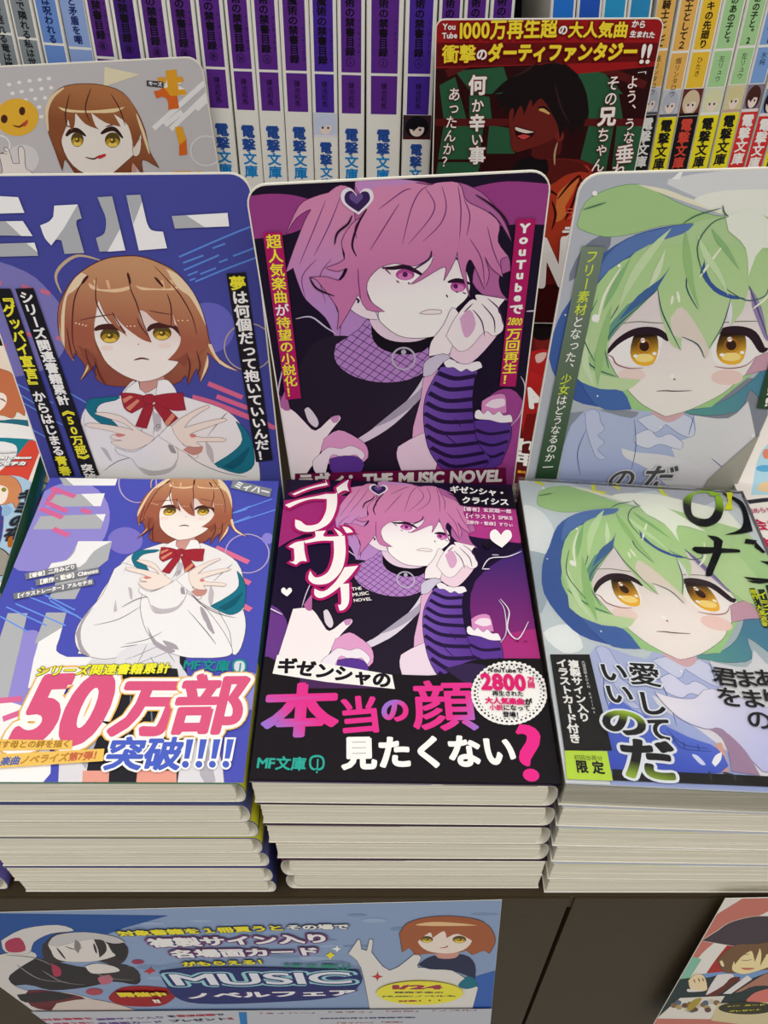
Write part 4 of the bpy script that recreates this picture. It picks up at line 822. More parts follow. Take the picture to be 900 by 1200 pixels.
tq.TV(ZQ, [('「', WH)], (780, 232), (778, 262), 1.6, .0); tq.TV(ZQ, [('よう、うな', WH)], (755, 262), (738, 505), .9, .01, RO); tq.TV(ZQ, [('垂', WH)], (728, 505), (722, 575), .95, .02, RO); tq.TV(ZQ, [('れ', WH)], (710, 570), (700, 630), .9, .01, RO)
tq.TV(ZQ, [('その', WH)], (690, 262), (672, 372), .9, .01, RO); tq.TV(ZQ, [('兄', WH)], (668, 372), (660, 442), .95, .045, RO); tq.TV(ZQ, [('ちゃん。', WH)], (655, 445), (618, 655), .9, .01, RO)
tq.TH(ZQ3, [('NT', WH)], (105, 345), (300, 335), 1.9, .06); tq.TH(ZQ3, [('ディ', WH)], (188, 232), (330, 228), .75, .06); tq.TH(ZQ3, [('ディ', 'd86a50')], (195, 160), (330, 156), .8, .0)
ART['cardB'] = ab
# ---------------------------------------------------------------- the setting
def struct(name, mb, m, label=None):
    o = mb.build(name, m, None); o.location = (0, 0, LIFT/1000); o['kind'] = 'structure'
    return o
FLOORZ = -LIFT
mb = MB(); mb.box(-2200, 2200, -2600, 900, FLOORZ-20, FLOORZ); struct('floor', mb, mat('b9b6ae', .35, bump=.1, scale=6, vary=.08))
mb = MB(); mb.box(-2200, 2200, 900, 950, FLOORZ, 1900); struct('wall_back', mb, mat('d8d5cd', .8, bump=.2, scale=40))
mb = MB(); mb.box(-2200, 2200, -2600, 900, 1850, 1880); struct('ceiling', mb, mat('e6e4de', .9, bump=.2, scale=30))

# ---------------------------------------------------------------- shop furniture
BASE, RISE, SHELF = -94.0, -32.0, 60.0
BROWN = mat('2e2416', .6, bump=.25, scale=420, vary=.12, name='dark_brown_board', spec=.2)
BROWN2 = mat('3d3222', .55, bump=.25, scale=300, vary=.1, name='dark_brown_laminate', spec=.2)
BLACK = mat('0c0a08', .6)
I4 = Matrix.Identity(4)
def at(x, y, z, yaw=0): return Matrix.Translation((x, y, z)) @ Matrix.Rotation(yaw, 4, 'Z')
ct = empty('display_counter', at(0, 300, FLOORZ), 'dark brown display counter that carries the stacks of books, its seamed front under them', 'counter')
RM = at(0, 300, FLOORZ)
def rel(M, mb):        # world mm -> thing frame
    inv = M.inverted(); mb.v = [tuple(inv @ Vector(p)) for p in mb.v]; return mb
mb = MB(); mb.box(-700, 700, 125.2, 446, BASE-12, BASE); rel(RM, mb).build('counter_top', BROWN2, ct)
def lean_panel(xa0, xb0, xa1, xb1):   # front panels, seam leans a little
    m = MB(); y0, y1 = 124.4, 138
    zt, zb = BASE-.5, FLOORZ+20
    b = [(xa0, y0, zt), (xb0, y0, zt), (xb1, y0, zb), (xa1, y0, zb), (xa0, y1, zt), (xb0, y1, zt), (xb1, y1, zb), (xa1, y1, zb)]
    m.v = b; m.f = [(0, 3, 2, 1), (4, 5, 6, 7), (0, 1, 5, 4), (2, 3, 7, 6), (0, 4, 7, 3), (1, 2, 6, 5)]; m.m = [0]*6
    return m
ps = on_y(676, 1042, 124.4).x; pe = on_y(622, 1200, 124.4).x; kz = (pe-ps)/(-190)
seam = lambda z: ps+(z-BASE)*kz
rel(RM, lean_panel(-700, seam(BASE)-1.1, -700, seam(BASE)-1.1+14)).build('front_panel', BROWN2, ct)
rel(RM, lean_panel(seam(BASE)+1.1, 700, seam(BASE)+1.1+14, 700)).build('front_panel', BROWN2, ct)
mb = MB(); mb.box(-700, 700, 138.2, 145, FLOORZ, BASE-12.2); rel(RM, mb).build('carcass', BLACK, ct)
mb = MB(); mb.box(-150, 166, 277.95, 445, BASE+.1, RISE); rel(RM, mb).build('riser_step', BROWN, ct)
SM = at(0, 520, FLOORZ)
bsf = empty('bookshelf', SM, 'tall shelf behind the displays holding the row of upright paperbacks', 'bookshelf')
mb = MB(); mb.box(-700, 700, 446.5, 640, SHELF-14, SHELF); rel(SM, mb).build('shelf_board', BROWN, bsf)
mb = MB(); mb.box(-700, 700, 446.5, 460, FLOORZ, SHELF-14.2); rel(SM, mb).build('plinth_panel', BROWN2, bsf)
mb = MB(); mb.box(-700, 700, 590, 600, SHELF+.2, 420); rel(SM, mb).build('back_board', BLACK, bsf)

# ---------------------------------------------------------------- books lying in stacks
WHITE = mat('ece8dc', .5, name='white_paper')
def coat_mat(c): return mat(c, .32, .4, name='laminated_jacket')
def book(label, group, Mroot, W, H, tl, tr, dl, dr, side, cols, band=None, flap=None, name='paperback_book', seed=0):
    """tl/tr top heights at the left/right edge, dl/dr bottom heights, all in the root frame"""
    r = empty(name, Mroot, label, 'book', group)
    x0, x1 = -W/2, W/2
    T = lambda x: tl+(tr-tl)*(x-x0)/W
    B = lambda x: dl+(dr-dl)*(x-x0)/W
    def prof(off, t):
        s = 1 if side == 'right' else -1
        xe, xf = s*W/2, -s*W/2        # spine end, fore-edge end
        xs = xe-s*3.2
        def path(o):
            P = [(xf, T(xf)+o), (xs, T(xs)+o)]
            m = (T(xs)+B(xs))/2; h = (T(xs)-B(xs))/2+o
            for k in range(1, 9):
                a = math.pi*k/9; P.append((xs+s*(3.2+min(o, 0))*math.sin(a)**.8, m+h*math.cos(a)))
            P += [(xs, B(xs)-o), (xf, B(xf)-o)]
            return P
        return path(off)+path(off-t)[::-1]
    rnd = random.Random(seed)
    mb = MB(); mb.prism(prof(0, .26), -H/2, H/2)
    # the jacket's cut ends and inside are white paper, its outside is printed
    mb2 = MB(); mb2.prism(prof(-.27, .14), -H/2+.02, H/2-.02)
    jk = mb.build('dust_jacket', coat_mat(cols[0]), r)
    mb2.build('card_cover', WHITE, jk)
    # page block in gatherings with slightly uneven edges
    s = 1 if side == 'right' else -1
    xa, xb = (x0+.5, x1-4.6) if s > 0 else (x0+4.6, x1-.5)
    mb = MB(); n = 11
    e = .45
    for k in range(n):
        f0, f1 = k/n, (k+1)/n; yo = rnd.uniform(0, .22)+.25; inset = rnd.uniform(0, .25)
        bulge = 1.1*math.sin(math.pi*(k+.5)/n)
        xa_, xb_ = (xa+inset, xb+bulge) if s > 0 else (xa-bulge, xb-inset)
        P = []
        for z_ in (f0, f1):
            for y in (-H/2+yo, H/2-yo):
                for x in (xa_, xb_): P.append((x, y, (B(x)+e)+(T(x)-B(x)-2*e)*z_))
        b = len(mb.v); mb.v += P
        for q in ((0, 2, 3, 1), (4, 5, 7, 6), (0, 1, 5, 4), (2, 6, 7, 3), (0, 4, 6, 2), (1, 3, 7, 5)): mb.f.append(tuple(b+i for i in q)); mb.m.append(0)
    mb.build('page_block', PAGES, r)
    if band:
        mb = MB(); mb.prism(prof(.22, .2), -H/2+.3, -H/2+band[1]); mb.build('paper_band', coat_mat(band[0]), r)
    if flap:
        for (fa, fb, c, dz) in flap:
            X0, X1 = x0+1+fa*(W-8), x0+1+fb*(W-8); m = MB()
            P = [(x, y, T(x)-.45-dz-q) for q in (.5, 0) for y in (-H/2+.1, -H/2+40) for x in (X0, X1)]
            m.v += P
            for q in ((0, 2, 3, 1), (4, 5, 7, 6), (0, 1, 5, 4), (2, 6, 7, 3), (0, 4, 6, 2), (1, 3, 7, 5)): m.f.append(q); m.m.append(0)
            m.build('jacket_flap', mat(c, .4), r)
    return r
vbL = CL(450, 603)[1]; vbC = CC(400, 600)[1]-16; vbR = CR(300, 668)[1]
NUM = ['top', 'second', 'third', 'fourth', 'fifth', 'sixth', 'bottom']
def stack(key, n, total, desc, group, sides, cols, band, flaps, xoff, yoff, topname, bands=()):
    sh = SH[key]; W, H = 105, 149
    M = sh.M; yaw = math.atan2(M[1][0], M[0][0])
    c = M @ Vector((W/2, -H/2, 0)); zl = (M @ Vector((0, -H/2, 0))).z; zr = (M @ Vector((W, -H/2, 0))).z
    roots = []
    for i in range(n):          # 0 = bottom
        f0, f1 = i/n, (i+1)/n; last = i == n-1
        L0, R0 = BASE+(zl-BASE)*f0, BASE+(zr-BASE)*f0; L1, R1_ = BASE+(zl-BASE)*f1, BASE+(zr-BASE)*f1
        z0 = min(L0, R0); g = 0 if last else .25
        if i == 0: L0 += .28; R0 += .28; z0 = BASE+.0
        k = 1-f1 if not last else 0
        Mr = at(c.x+xoff*(1-(i/(n-1)))+ (0 if last else ((i*37 % 5)-2)*.22), c.y+yoff*(1-(i/(n-1)))-(0 if last else ((i*53 % 7))*.14), z0, yaw*(i/(n-1)))
        nm = topname if last else '%s book down in the %s, only its trimmed pages showing' % (('bottom' if i == 0 else NUM[n-1-i]), desc)
        if i == 0 and not last: nm = 'lowest book of the %s, resting on the dark counter' % desc
        elif not last: nm = '%s book from the top of the %s' % (NUM[n-1-i], desc)
        r = book(nm, group, Mr, W, H, L1-z0-g, R1_-z0-g, L0-z0, R0-z0, sides[i], (('14604c', cols[1]) if last and key == 'coverL' else cols), band if (last or i in bands) else None, flaps if last else ([(0.0, .5, cols[1], 0)] if i % 2 else None), seed=i*7+len(key))
        roots.append((r, Mr))
    return roots
stL = stack('coverL', 7, 98, 'left stack', 'blue paperbacks in the left stack', ['right']*5+['right', 'right'], ('3d3f74', 'e9e6dc'), ('c8c41c', 148.9-vbL), [(0, .28, 'b9c3c9', 0), (.28, .45, 'c9b0b8', 0), (.5, .97, 'ddd9cf', 0)], 4.2, 0,
            'blue paperback with a brown-haired girl crossing her arms, topmost of the left stack', (3, 4))
stC = stack('coverC', 6, 95, 'middle stack', 'black and magenta paperbacks in the middle stack', ['left', 'left', 'right', 'right', 'right', 'right'], ('2a1030', '7a1a4a'), ('18141a', 148.9-vbC), [(0, .62, '4a3f8a', 0), (.66, .99, '1b161c', 0)], 5.2, 0,
            'dark paperback with a pink-haired figure on its cover, topmost of the middle stack')
stR = stack('coverR', 6, 95, 'right stack', 'grey-green paperbacks in the right stack', ['right', 'right', 'right', 'right', 'right', 'right'], ('b3b7c4', 'c9d84a'), ('d8dae4', 148.9-vbR), [(0, .2, '8d929c', 0), (.2, 1, '8fae6a', 0)], 5.5, 0,
            'pale paperback with a green-haired girl, topmost of the right stack')

def dress(key, st, cover_ops, band_ops, vb, material=None):
    sh = SH[key]; r, M = st[-1]
    jk = [c for c in r.children if c.name.startswith('dust_jacket')][0]; bd = [c for c in r.children if c.name.startswith('paper_band')][0]
    cl = [(0, 0), (105, 0), (105, vb), (0, vb)]; cb = [(0, vb), (105, vb), (105, 148.7), (0, 148.7)]
    for nm, ops in cover_ops: sh.emit(ops, nm, jk, M, clip=cl, z0=OFF.get(nm, .62))
    for nm, ops in band_ops: sh.emit(ops, nm, bd, M, clip=cb, z0=OFF.get(nm, .62)+.25)
OFF = {'illustration': .02, 'lettering': .62}
vbL = CL(450, 603)[1]; vbC = CC(400, 600)[1]-16; vbR = CR(300, 668)[1]
picL = gcov+body+bust(False).mapped(MAP_L)
dress('coverL', stL, [('illustration', picL), ('lettering', tcov)], [('illustration', picL), ('lettering', tband)], vbL)
picC = gcc+bc.mapped(MAP_C)
dress('coverC', stC, [('illustration', picC), ('title_lettering', tvc)], [('illustration', picC), ('lettering', bt)], vbC)
picR = covr+br.mapped(MAP_R)
dress('coverR', stR, [('illustration', picR+hand), ('title_lettering', tr3)], [('illustration', picR+hand), ('lettering', TR_B)], vbR)
# clear film round the top book of the right stack
r, M = stR[-1]
mb = MB(); mb.box(-53.4, 53.4, -75, 75, 0, 1); 
zt = SH['coverR'].M; inv = M.inverted()
mb.v = []
for z in (0, 1):
    for v in (149.6, -.6):
        for u in (-.7, 105.7):
            p = inv @ (zt @ Vector((u, -v, 1.35))); mb.v.append((p.x, p.y, p.z if z else max(.05, p.z-14.2)))
mb.build('shrink_wrap', FILM, r)

# ---------------------------------------------------------------- standing cards
def plate(poly, z0, z1):
    mb = MB(); n = len(poly); mb.v = [(p[0], p[1], z0) for p in poly]+[(p[0], p[1], z1) for p in poly]
    mb.f = [tuple(range(n))[::-1], tuple(range(n, 2*n))]+[(i, (i+1) % n, n+(i+1) % n, n+i) for i in range(n)]; mb.m = [0]*len(mb.f)
    return mb
def card(key, label, cat, group, parts, rad=7.5, inset=.55, thick=.9, name='display_card', matt=False):
    sh = SH[key]; M = sh.M @ Matrix.Translation((sh.W/2, -sh.H, 0))
    r = empty(name, M, label, cat, group)
    poly = [(u-sh.W/2, sh.H-v) for u, v in (sh.rounded(rad) if rad else sh.full)][::-1]
    bd = plate(poly, -thick, 0).build('card_board', WHITE, r)
    s2_ = Sheet.__new__(Sheet); s2_.W, s2_.H = sh.W-2*inset, sh.H-2*inset; cl = [(u+inset, v+inset) for u, v in (Sheet.rounded(s2_, max(rad-inset, .1)) if rad else [(0, 0), (s2_.W, 0), (s2_.W, s2_.H), (0, s2_.H)])]
    z = .02
    for nm, ops in parts:
        sh.emit(ops, nm, bd, M, clip=cl, z0=z, material=INK_MATT if matt else INK); z = .66
    return r
card('cardL', 'blue round-cornered card with a brown-haired girl crossing her hands, standing behind the left stack', 'display card', None, [('illustration', gl+bl), ('title_lettering', tl), ('caption_strip', c1), ('caption_strip', c2), ('caption_strip', c3)])
card('cardC', 'purple and black round-cornered card with a pink-haired figure, standing behind the middle stack', 'display card', None, [('illustration', gc+bc), ('caption_strip', tc1), ('caption_strip', tc2), ('title_lettering', TXT_C)])
card('cardR', 'pale round-cornered card with a green-haired girl, standing behind the right stack', 'display card', None, [('illustration', gr+br), ('caption_strip', tr1), ('title_lettering', tr2)])
card('cardB', 'grey round-cornered card with a smiling yellow face and winking brown-haired girl, at the back left', 'display card', None, [('illustration', ab)])
card('cardRed', 'red and black card with a laughing dark-haired figure and big yellow headline, at the back', 'display card', None, [('illustration', ar), ('headline', tqh), ('lettering', tq)], rad=4)

# ---------------------------------------------------------------- book lying flat between middle and right cards
def flat_book(label, group, sh, th, side, cols, ops, lops=None, band=None, name='paperback_book', H=149, W=105, bops=None):
    M = sh.M; yaw = math.atan2(M[1][0], M[0][0]); c = M @ Vector((W/2, -H/2, 0))
    Mr = at(c.x, c.y, c.z-th, yaw)
    r = book(label, group, Mr, W, H, th, th, 0.4, 0.4, side, cols, band, None, name, seed=int(abs(c.x)))
    jk = [q for q in r.children if q.name.startswith('dust_jacket')][0]
    full = [(0.1, 0.1), (W-.1, .1), (W-.1, H-.1), (.1, H-.1)]
    sh.emit(ops, 'illustration', jk, Mr, clip=full, z0=.02)
    if lops: sh.emit(lops, 'lettering', jk, Mr, clip=full, z0=.5)
    return r
SH['flatRed'] = Sheet('h', (25, 436, -10), (0, 0, 0), 106, 149); s_ = SH['flatRed']; F1 = s_.frame(600, 200, 3.24)
fr_ = ground('2a0e10')
fr_.F(F1, "70,560 150,600 300,560 300,1200 0,1200 20,800", '5a1416'); fr_.F(F1, "85,600! 130,590 150,640 120,680 90,670", '6a1c1a'); fr_.F(F1, "60,690! 140,680 150,760 100,790 60,770", 'a01c1c')
fr_.F(F1, "40,780 120,790 100,900 60,960 40,1000", 'b02020'); fr_.F(F1, "55,925! 95,930 80,1010 40,1020", '7a1212'); fr_.F(F1, "70,600! 110,570 160,600 140,640 90,640", '120a0c'); fr_.F(F1, "90,700 130,690 120,720 95,730", 'c9a8a0')
fl_ = Art(); fl_.TH(F1, [('A', WH)], (50, 866), (115, 860), 1.9, .06); fl_.TV(F1, [('れ', WH), ('年', WH)], (52, 1020), (44, 1125), 1.2, .04); fl_.TH(F1, [('最凶', 'f0a030')], (20, 1146), (52, 1148), 1.0, .04)
flat_book('red and black illustrated novel lying flat, glimpsed between the middle and right standing cards', None, s_, 21.5, 'right', ('5a1416', '5a1416'), fr_, fl_, W=106)

# ---------------------------------------------------------------- neighbouring stacks at both picture edges
SH['nbr'] = Sheet('h', (-302.7, 381.0, 0.0), (0, 0, 5.67), 128, 182); s_ = SH['nbr']; N1 = s_.frame(0, 400, 4)
na = ground('e9e0d8')
na.P(N1, "-400,-80 400,-80 400,200 -400,200", 'e8d8c8'); na.F(N1, "-200,140! -60,120 20,135 60,160 110,260 115,350! 80,330 60,360 0,345 -60,370 -200,300", 'c4724e', edge='5b2a28', ew=.4)
na.F(N1, "-60,260 0,240 30,260 25,300 -10,330 -60,330", 'f3e6de'); na.S(N1, "-20,280 5,270 28,285", .7, '5b2a28'); na.F(N1, "-60,345 0,370 60,365 130,370! 130,405 60,395 -60,410", '2a6a80')
na.F(N1, "-60,385 80,390 160,410 190,440! 120,500! -60,460", 'ecebea'); na.F(N1, "-60,460 80,455 160,462! 130,490 100,560! -60,560", '1c7f90'); na.F(N1, "-60,480 60,480 80,520 50,560 -60,640", 'e9e7ea')
na.P(N1, "135,465 205,468 130,660 -40,640 60,560", 'd84a3c')
nt_ = Art(); 
for (a, b, t) in (((-60, 528), (78, 522), '【著者】二月みどり'), ((-60, 552), (150, 548), '【原作】Chinozo'), ((-60, 580), (125, 576), 'アルセチカ')): nt_.TH(N1, [(t, WH)], a, b, .8, .06, [(.1, '8a8f96')])
nt_.F(N1, "-300,640! 40,632 130,655 160,690 150,800! 60,1130! -300,1130!", 'a9c6de'); nt_.F(N1, "-80,650 10,632 70,645 100,690 98,740 75,790! 60,760 20,770 -60,760", 'd0895c', edge='5b2a28', ew=.4)
nt_.F(N1, "-40,680 10,680 40,700 30,750 0,770 -40,760", 'f4e4d8'); nt_.E(N1, 20, 700, 12, 10, '8a8a2a'); nt_.F(N1, "-60,780 0,770 20,830 0,960 -60,960", '46448e'); nt_.F(N1, "20,770 60,790 40,820 10,820", '8fb3d6')
nt_.TV(N1, [('キミの夜', '23262e')], (138, 700), (60, 940), 1.0, .05, [(.06, '5a6a7a')]); nt_.F(N1, "40,930 58,920 62,960 40,970", 'b0641e'); nt_.F(N1, "-60,960! 10,980 50,1020 55,1060 20,1100! -60,1110!", '9a948a', edge='22201e', ew=.8)
for x_, y_ in ((32, 890), (36, 920), (15, 850)): nt_.E(N1, x_, y_, 4, 3, 'b02a3a', n=8)
nb = flat_book('pale paperback with a red corner, topmost of the stack at the left edge', None, s_, 15, 'right', ('0f5a46', 'e9e6dc'), na, nt_, W=128, H=182)
SH['nbr2'] = Sheet('h', (-264.6, 319, -15.6), (0, 0, 0), 105, 149); s_ = SH['nbr2']
nb2 = ground('3f7cc4'); nb2.P(N1, "0,0 1,0 1,1 0,1", '3f7cc4')
N2 = s_.frame(0, 400, 4)
nb2.P(N2, "160,560 240,540 240,660 190,665", 'e9cfa6'); nb2.F(N2, "100,730 150,720 185,690 190,800 150,870 120,900! 98,870 110,790", 'b04a44', edge='2a1c20', ew=.5); nb2.F(N2, "150,720! 200,670 215,680 180,720 150,745", 'f0ebe2')
nb2.F(N2, "122,800! 150,780 160,770 158,790 135,815 122,812", 'f3efe8', edge='3a3028', ew=.3); nb2.F(N2, "60,950! 90,905 120,890 130,900 110,960 60,975", 'f0eef0', edge='4a5a8a', ew=.3); nb2.TH(N2, [('2', '2a2a30')], (225, 630), (240, 630), 1.0, .0)
flat_book('blue-covered comic under the topmost book of the stack at the left edge', None, s_, 15.4, 'right', ('b9b2a4', 'e9e6dc'), nb2)
# its lower books
nl = [(-207.9, 128+74.5, BASE), (-209.2, 128.6+74.5, BASE+15.7), (-212.4, 129+74.5, BASE+31.4), (-212.8, 131+74.5, BASE+47.1)]
for i, (x, y, z) in enumerate(nl):
    lab = ['lowest book of the cut-off stack at the left edge, beside the left stack', 'second book from the bottom of the cut-off stack at the left edge', 'third book from the bottom of the cut-off stack at the left edge', 'lavender-blue paperback just under the blue comic of the stack at the left edge'][i]
    book(lab, 'paperbacks in the cut-off stack at the left edge', at(x, y, z), 105, 149, 15.6, 15.6, .4, .4, 'right', ('6a5fb8', 'e9e6dc'), None, None, seed=i+40)
SH['nbrR'] = Sheet('h', (170.8, 363, -12), (0, 0, -.5), 128, 149); s_ = SH['nbrR']; N3 = s_.frame(860, 440, 5)
nr = ground('e6dfda'); nr.F(N3, "130,520! 200,400 400,380 400,700! 100,700!", 'a9cfe0'); nr.E(N3, 180, 545, 50, 20, '5aa5d0'); nr.E(N3, 190, 460, 22, 30, 'd8846a'); nr.F(N3, "150,640 210,620 400,640 400,690 160,680", 'e3c49a')
nr.S(N3, "82,742 200,728 300,724", 2.2, '35323e', taper=False)
nrl = Art(); nrl.TH(N3, [('初めらせな', 'c0547a')], (75, 800), (260, 786), 1.2, .02); nrl.TH(N3, [('会い', 'c01a4a')], (98, 880), (290, 880), 1.0, .02); nrl.TH(N3, [('も', 'c01a4a')], (158, 990), (240, 985), 1.1, .05)
nrl.TH(N3, [('ああああああ', 'c0547a')], (118, 606), (230, 606), .7, .0) if False else None
flat_book('white comic with crimson lettering on a light blue picture, at the right edge', None, s_, 16, 'right', ('e6dfda', 'e9e6dc'), nr, nrl, W=128, name='comic_book')
for i in range(4):
    book(['lowest comic under the white comic at the right edge', 'second comic from the counter at the right edge', 'third comic from the counter at the right edge', 'comic directly under the white comic at the right edge'][i], 'comics stacked at the right edge', at(236+i*.3, 290-i*.5, BASE+16.4*i), 128, 149, 16.2, 16.2, .4, .4, 'right', ('d8d4cc', 'e9e6dc'), None, None, name='comic_book', seed=i+60)

# ---------------------------------------------------------------- upright paperbacks on the shelf behind
YS = 446.0
def zpx(y): return on_y(450, y, YS).z
SPINES = []
def spine(label, group, e0, e1, cols, ops_fn, name='paperback_book'):
    """e0,e1: (left,right) pixel edges at rows 0 and 200 of the photograph"""
    z0, z1 = zpx(0), zpx(200)
    X = lambda px, row: on_y(px, row, YS).x
    c0, c1_ = (X(e0[0], 0)+X(e0[1], 0))/2, (X(e1[0], 200)+X(e1[1], 200))/2
    t = (X(e0[1], 0)-X(e0[0], 0)+X(e1[1], 200)-X(e1[0], 200))/2-.3
    k = (c0-c1_)/(z0-z1)
    SPINES.append([c1_+(SHELF-z1)*k, c1_+(SHELF+149-z1)*k, t, label, group, cols, ops_fn, name])
def build_spines():
    for it in range(400):                       # neighbours on the shelf push apart until none overlap
        for a, b in zip(SPINES, SPINES[1:]):
            for k in (0, 1):
                d = (a[2]+b[2])/2*1.006+.18-(b[k]-a[k])
                if d > 0: a[k] -= d/2; b[k] += d/2
    for xb, xt, t, label, group, cols, ops_fn, name in SPINES:
        lean = math.atan2(xt-xb, 149)
        spine_book(xb, lean, t, label, group, cols, ops_fn, name)
def spine_book(base, lean, t, label, group, cols, ops_fn, name):
    M = Matrix.Translation((base, YS, SHELF+abs(math.sin(lean))*t/2+.2)) @ Matrix.Rotation(lean, 4, 'Y')
    r = empty(name, M, label, 'book', group)
    h = t/2; H = 149
    pr = [(-h, 106), (-h, .9), (-h+.35, .25), (-h+1.0, 0), (h-1.0, 0), (h-.35, .25), (h, .9), (h, 106), (h-.4, 106), (h-.4, 1.2), (-h+.4, 1.2), (-h+.4, 106)]
    mb = MB(); n = len(pr)
    mb.v = [(p[0], p[1], 0) for p in pr]+[(p[0], p[1], H) for p in pr]
    for i in range(n): j = (i+1) % n; mb.f.append((i, j, n+j, n+i)); mb.m.append(0)
    for tt in tessellate_polygon([[Vector((p[0], p[1], 0)) for p in pr]]): mb.f.append(tuple(tt)); mb.f.append(tuple(n+q for q in tt)); mb.m += [0, 0]
    jk = mb.build('dust_jacket', coat_mat(cols), r)
    mb = MB(); mb.box(-h+.45, h-.45, 1.4, 105.4, .6, H-.6); mb.build('page_block', PAGES, r)
    sh = Sheet.__new__(Sheet); sh.W, sh.H = t, H; sh.full = [(.3, .3), (t-.3, .3), (t-.3, H-.3), (.3, H-.3)]
    sh.M = M @ Matrix.Translation((-h, 0, H)) @ Matrix.Rotation(math.pi/2, 4, 'X'); sh.inv = sh.M.inverted()
    a, b = ops_fn(sh, t)
    sh.emit(a, 'spine_print', jk, M, z0=.02); sh.emit(b, 'lettering', jk, M, z0=.1)
    return r
def vrow(sh, y): return sh.loc(450, y)[1]     # sheet height of a photograph row
def rect(a, x0, x1, v0, v1, c): a.fill([(x0, v0), (x1, v0), (x1, v1), (x0, v1)], (lambda c: (lambda p: c))(lin(c)))
ID = lambda x, y: (x, y)
def label_face(a, t, v0, v1, bgc, hair, shirt):
    rect(a, .35, t-.35, v0, v1, bgc); c = t/2; h = v1-v0
    a.E(ID, c, v0+h*.5, t*.4, h*.46, hair); a.E(ID, c, v0+h*.58, t*.25, h*.3, 'f0ddd4'); a.F(ID, "%f,%f %f,%f %f,%f! %f,%f! %f,%f!" % (c-t*.3, v0+h*.5, c, v0+h*.2, c+t*.3, v0+h*.5, c+t*.05, v0+h*.48, c-t*.08, v0+h*.62), hair)
    a.E(ID, c-t*.11, v0+h*.6, t*.045, h*.05, '3a3038'); a.E(ID, c+t*.11, v0+h*.6, t*.045, h*.05, '3a3038'); rect(a, .35, t-.35, v1-h*.1, v1, shirt)
def index_spine(num, face=None, deep='5d2b8c', lastdx=0):
    def f(sh, t):
        v80, v86, v136 = vrow(sh, 86), vrow(sh, 89), vrow(sh, 134)
        m = t*.13; a, b = Art(), Art()
        rect(a, m, t-m, 4, v80, deep); rect(a, m, t-m, v86, v136, deep)
        base = vrow(sh, 79)
        tb = base-(4.6 if num else .4)
        b.TV(ID, [('とある魔術の禁書目録', '17101e')], (t*.46, tb-42.5), (t*.46, tb), .98*min(1.15, t/10.5), .03)
        b.TV(ID, [('インデックス', '17101e')], (t*.78, tb-17), (t*.78, tb-1), .8, .0, scale=.8)
        if num:
            b.E(ID, t*.47, tb+2.6, 2.0, 1.9, '2a1840', ring=.25)
            b.TH(ID, [(num, '17101e')], (t*.47-(1.1 if len(num) > 1 else .5), tb+2.6), (t*.47+(1.1 if len(num) > 1 else .5), tb+2.6), 1.1, .02)
        va, vb = vrow(sh, 97), vrow(sh, 128)
        b.TV(ID, [('鎌池和馬', '1c1226')], (t*.5, va), (t*.5, vb), 1.0, .0)
        y0, y1 = 151, 213
        if face:
            label_face(a, t, vrow(sh, 134.5), vrow(sh, 163), *face); y0, y1 = 168, 224
        v0, v1 = vrow(sh, y0), vrow(sh, y1)
        b.TV(ID, [('電撃', '2a4f9e'), ('文庫', '1a86cf')], (t*.5, v0), (t*.5, v1), 1.05, .03)
        return a, b
    return f
def plain_spine(title, author, col, tcol, lab=None, labt='1a1a1a', face=None, margin=.1, tend=75, brk=(77, 80, 121), pitch=4.1, tb_bold=.03):
    def f(sh, t):
        m = t*margin; a, b = Art(), Art()
        v0, v1, v2 = vrow(sh, brk[0]), vrow(sh, brk[1]), vrow(sh, brk[2])
        rect(a, m, t-m, 4, v0, col)
        if author is not None:
            rect(a, m, t-m, v1, v2, col)
            if author: b.TV(ID, [(author, tcol)], (t*.5, v1+2), (t*.5, v1+2+len(author)*3.1), .95, .0)
        e = vrow(sh, tend); b.TV(ID, [(title, tcol)], (t*.5, e-len(title)*pitch), (t*.5, e), 1.0, tb_bold)
        if face: label_face(a, t, vrow(sh, 122), vrow(sh, 153), *face)
        if lab:
            rect(a, .3, t-.3, vrow(sh, 153.5), 148.6, lab); b.TV(ID, [('電撃文庫', labt)], (t*.5, vrow(sh, 156)), (t*.5, vrow(sh, 214)), .95, .03)
        return a, b
    return f
GI = 'purple-titled paperbacks on the shelf'
# rows 0 and 200 pixel edges
P19 = 'purple-spined paperback with the circled number %s above the author block'
PW = 'f0eee8'
spine('grey-spined paperback at the far left of the shelf row', 'grey-spined paperbacks on the shelf', (-12, 15), (28, 52), PW, plain_spine('世界の彼方で眠れる竜は隣', '', '8b9399', '24262a', tend=120))
spine('grey-spined paperback second from the left on the shelf, beside the blue spine', 'grey-spined paperbacks on the shelf', (16, 42), (53, 79), PW, plain_spine('世界の彼方で隣れる私は世', '', '8b9399', '24262a', tend=110))
spine('cornflower-blue paperback spine between the grey and the paler blue one', None, (42, 71), (80, 107), PW, plain_spine('ブギーポップは呪われる', '', '6d92d8', '1a2a66', tend=78))
spine('pale blue and white paperback spine beside the first purple one', None, (71, 100), (108, 134), PW, plain_spine('ポップは堕落と矛盾を嘲', '', '93abe0', '1c2c6a', margin=.0, tend=74))
ps_ = [((99, 129), (134, 159), None, 'purple-spined paperback first in the purple run, beside the pale blue spine'),
       ((129, 160), (160, 189), None, 'purple-spined paperback second in the purple run, above the grey card'),
       ((161, 194), (190, 219), None, 'purple-spined paperback third in the purple run, above the grey card'),
       ((196, 230), (220, 249), None, 'purple-spined paperback behind the right corner of the grey card')]
for e0, e1, nn, lb in ps_: spine(lb, GI, e0, e1, PW, index_spine('18', deep='5a2a84' if e0[0] != 129 else '43207a'))
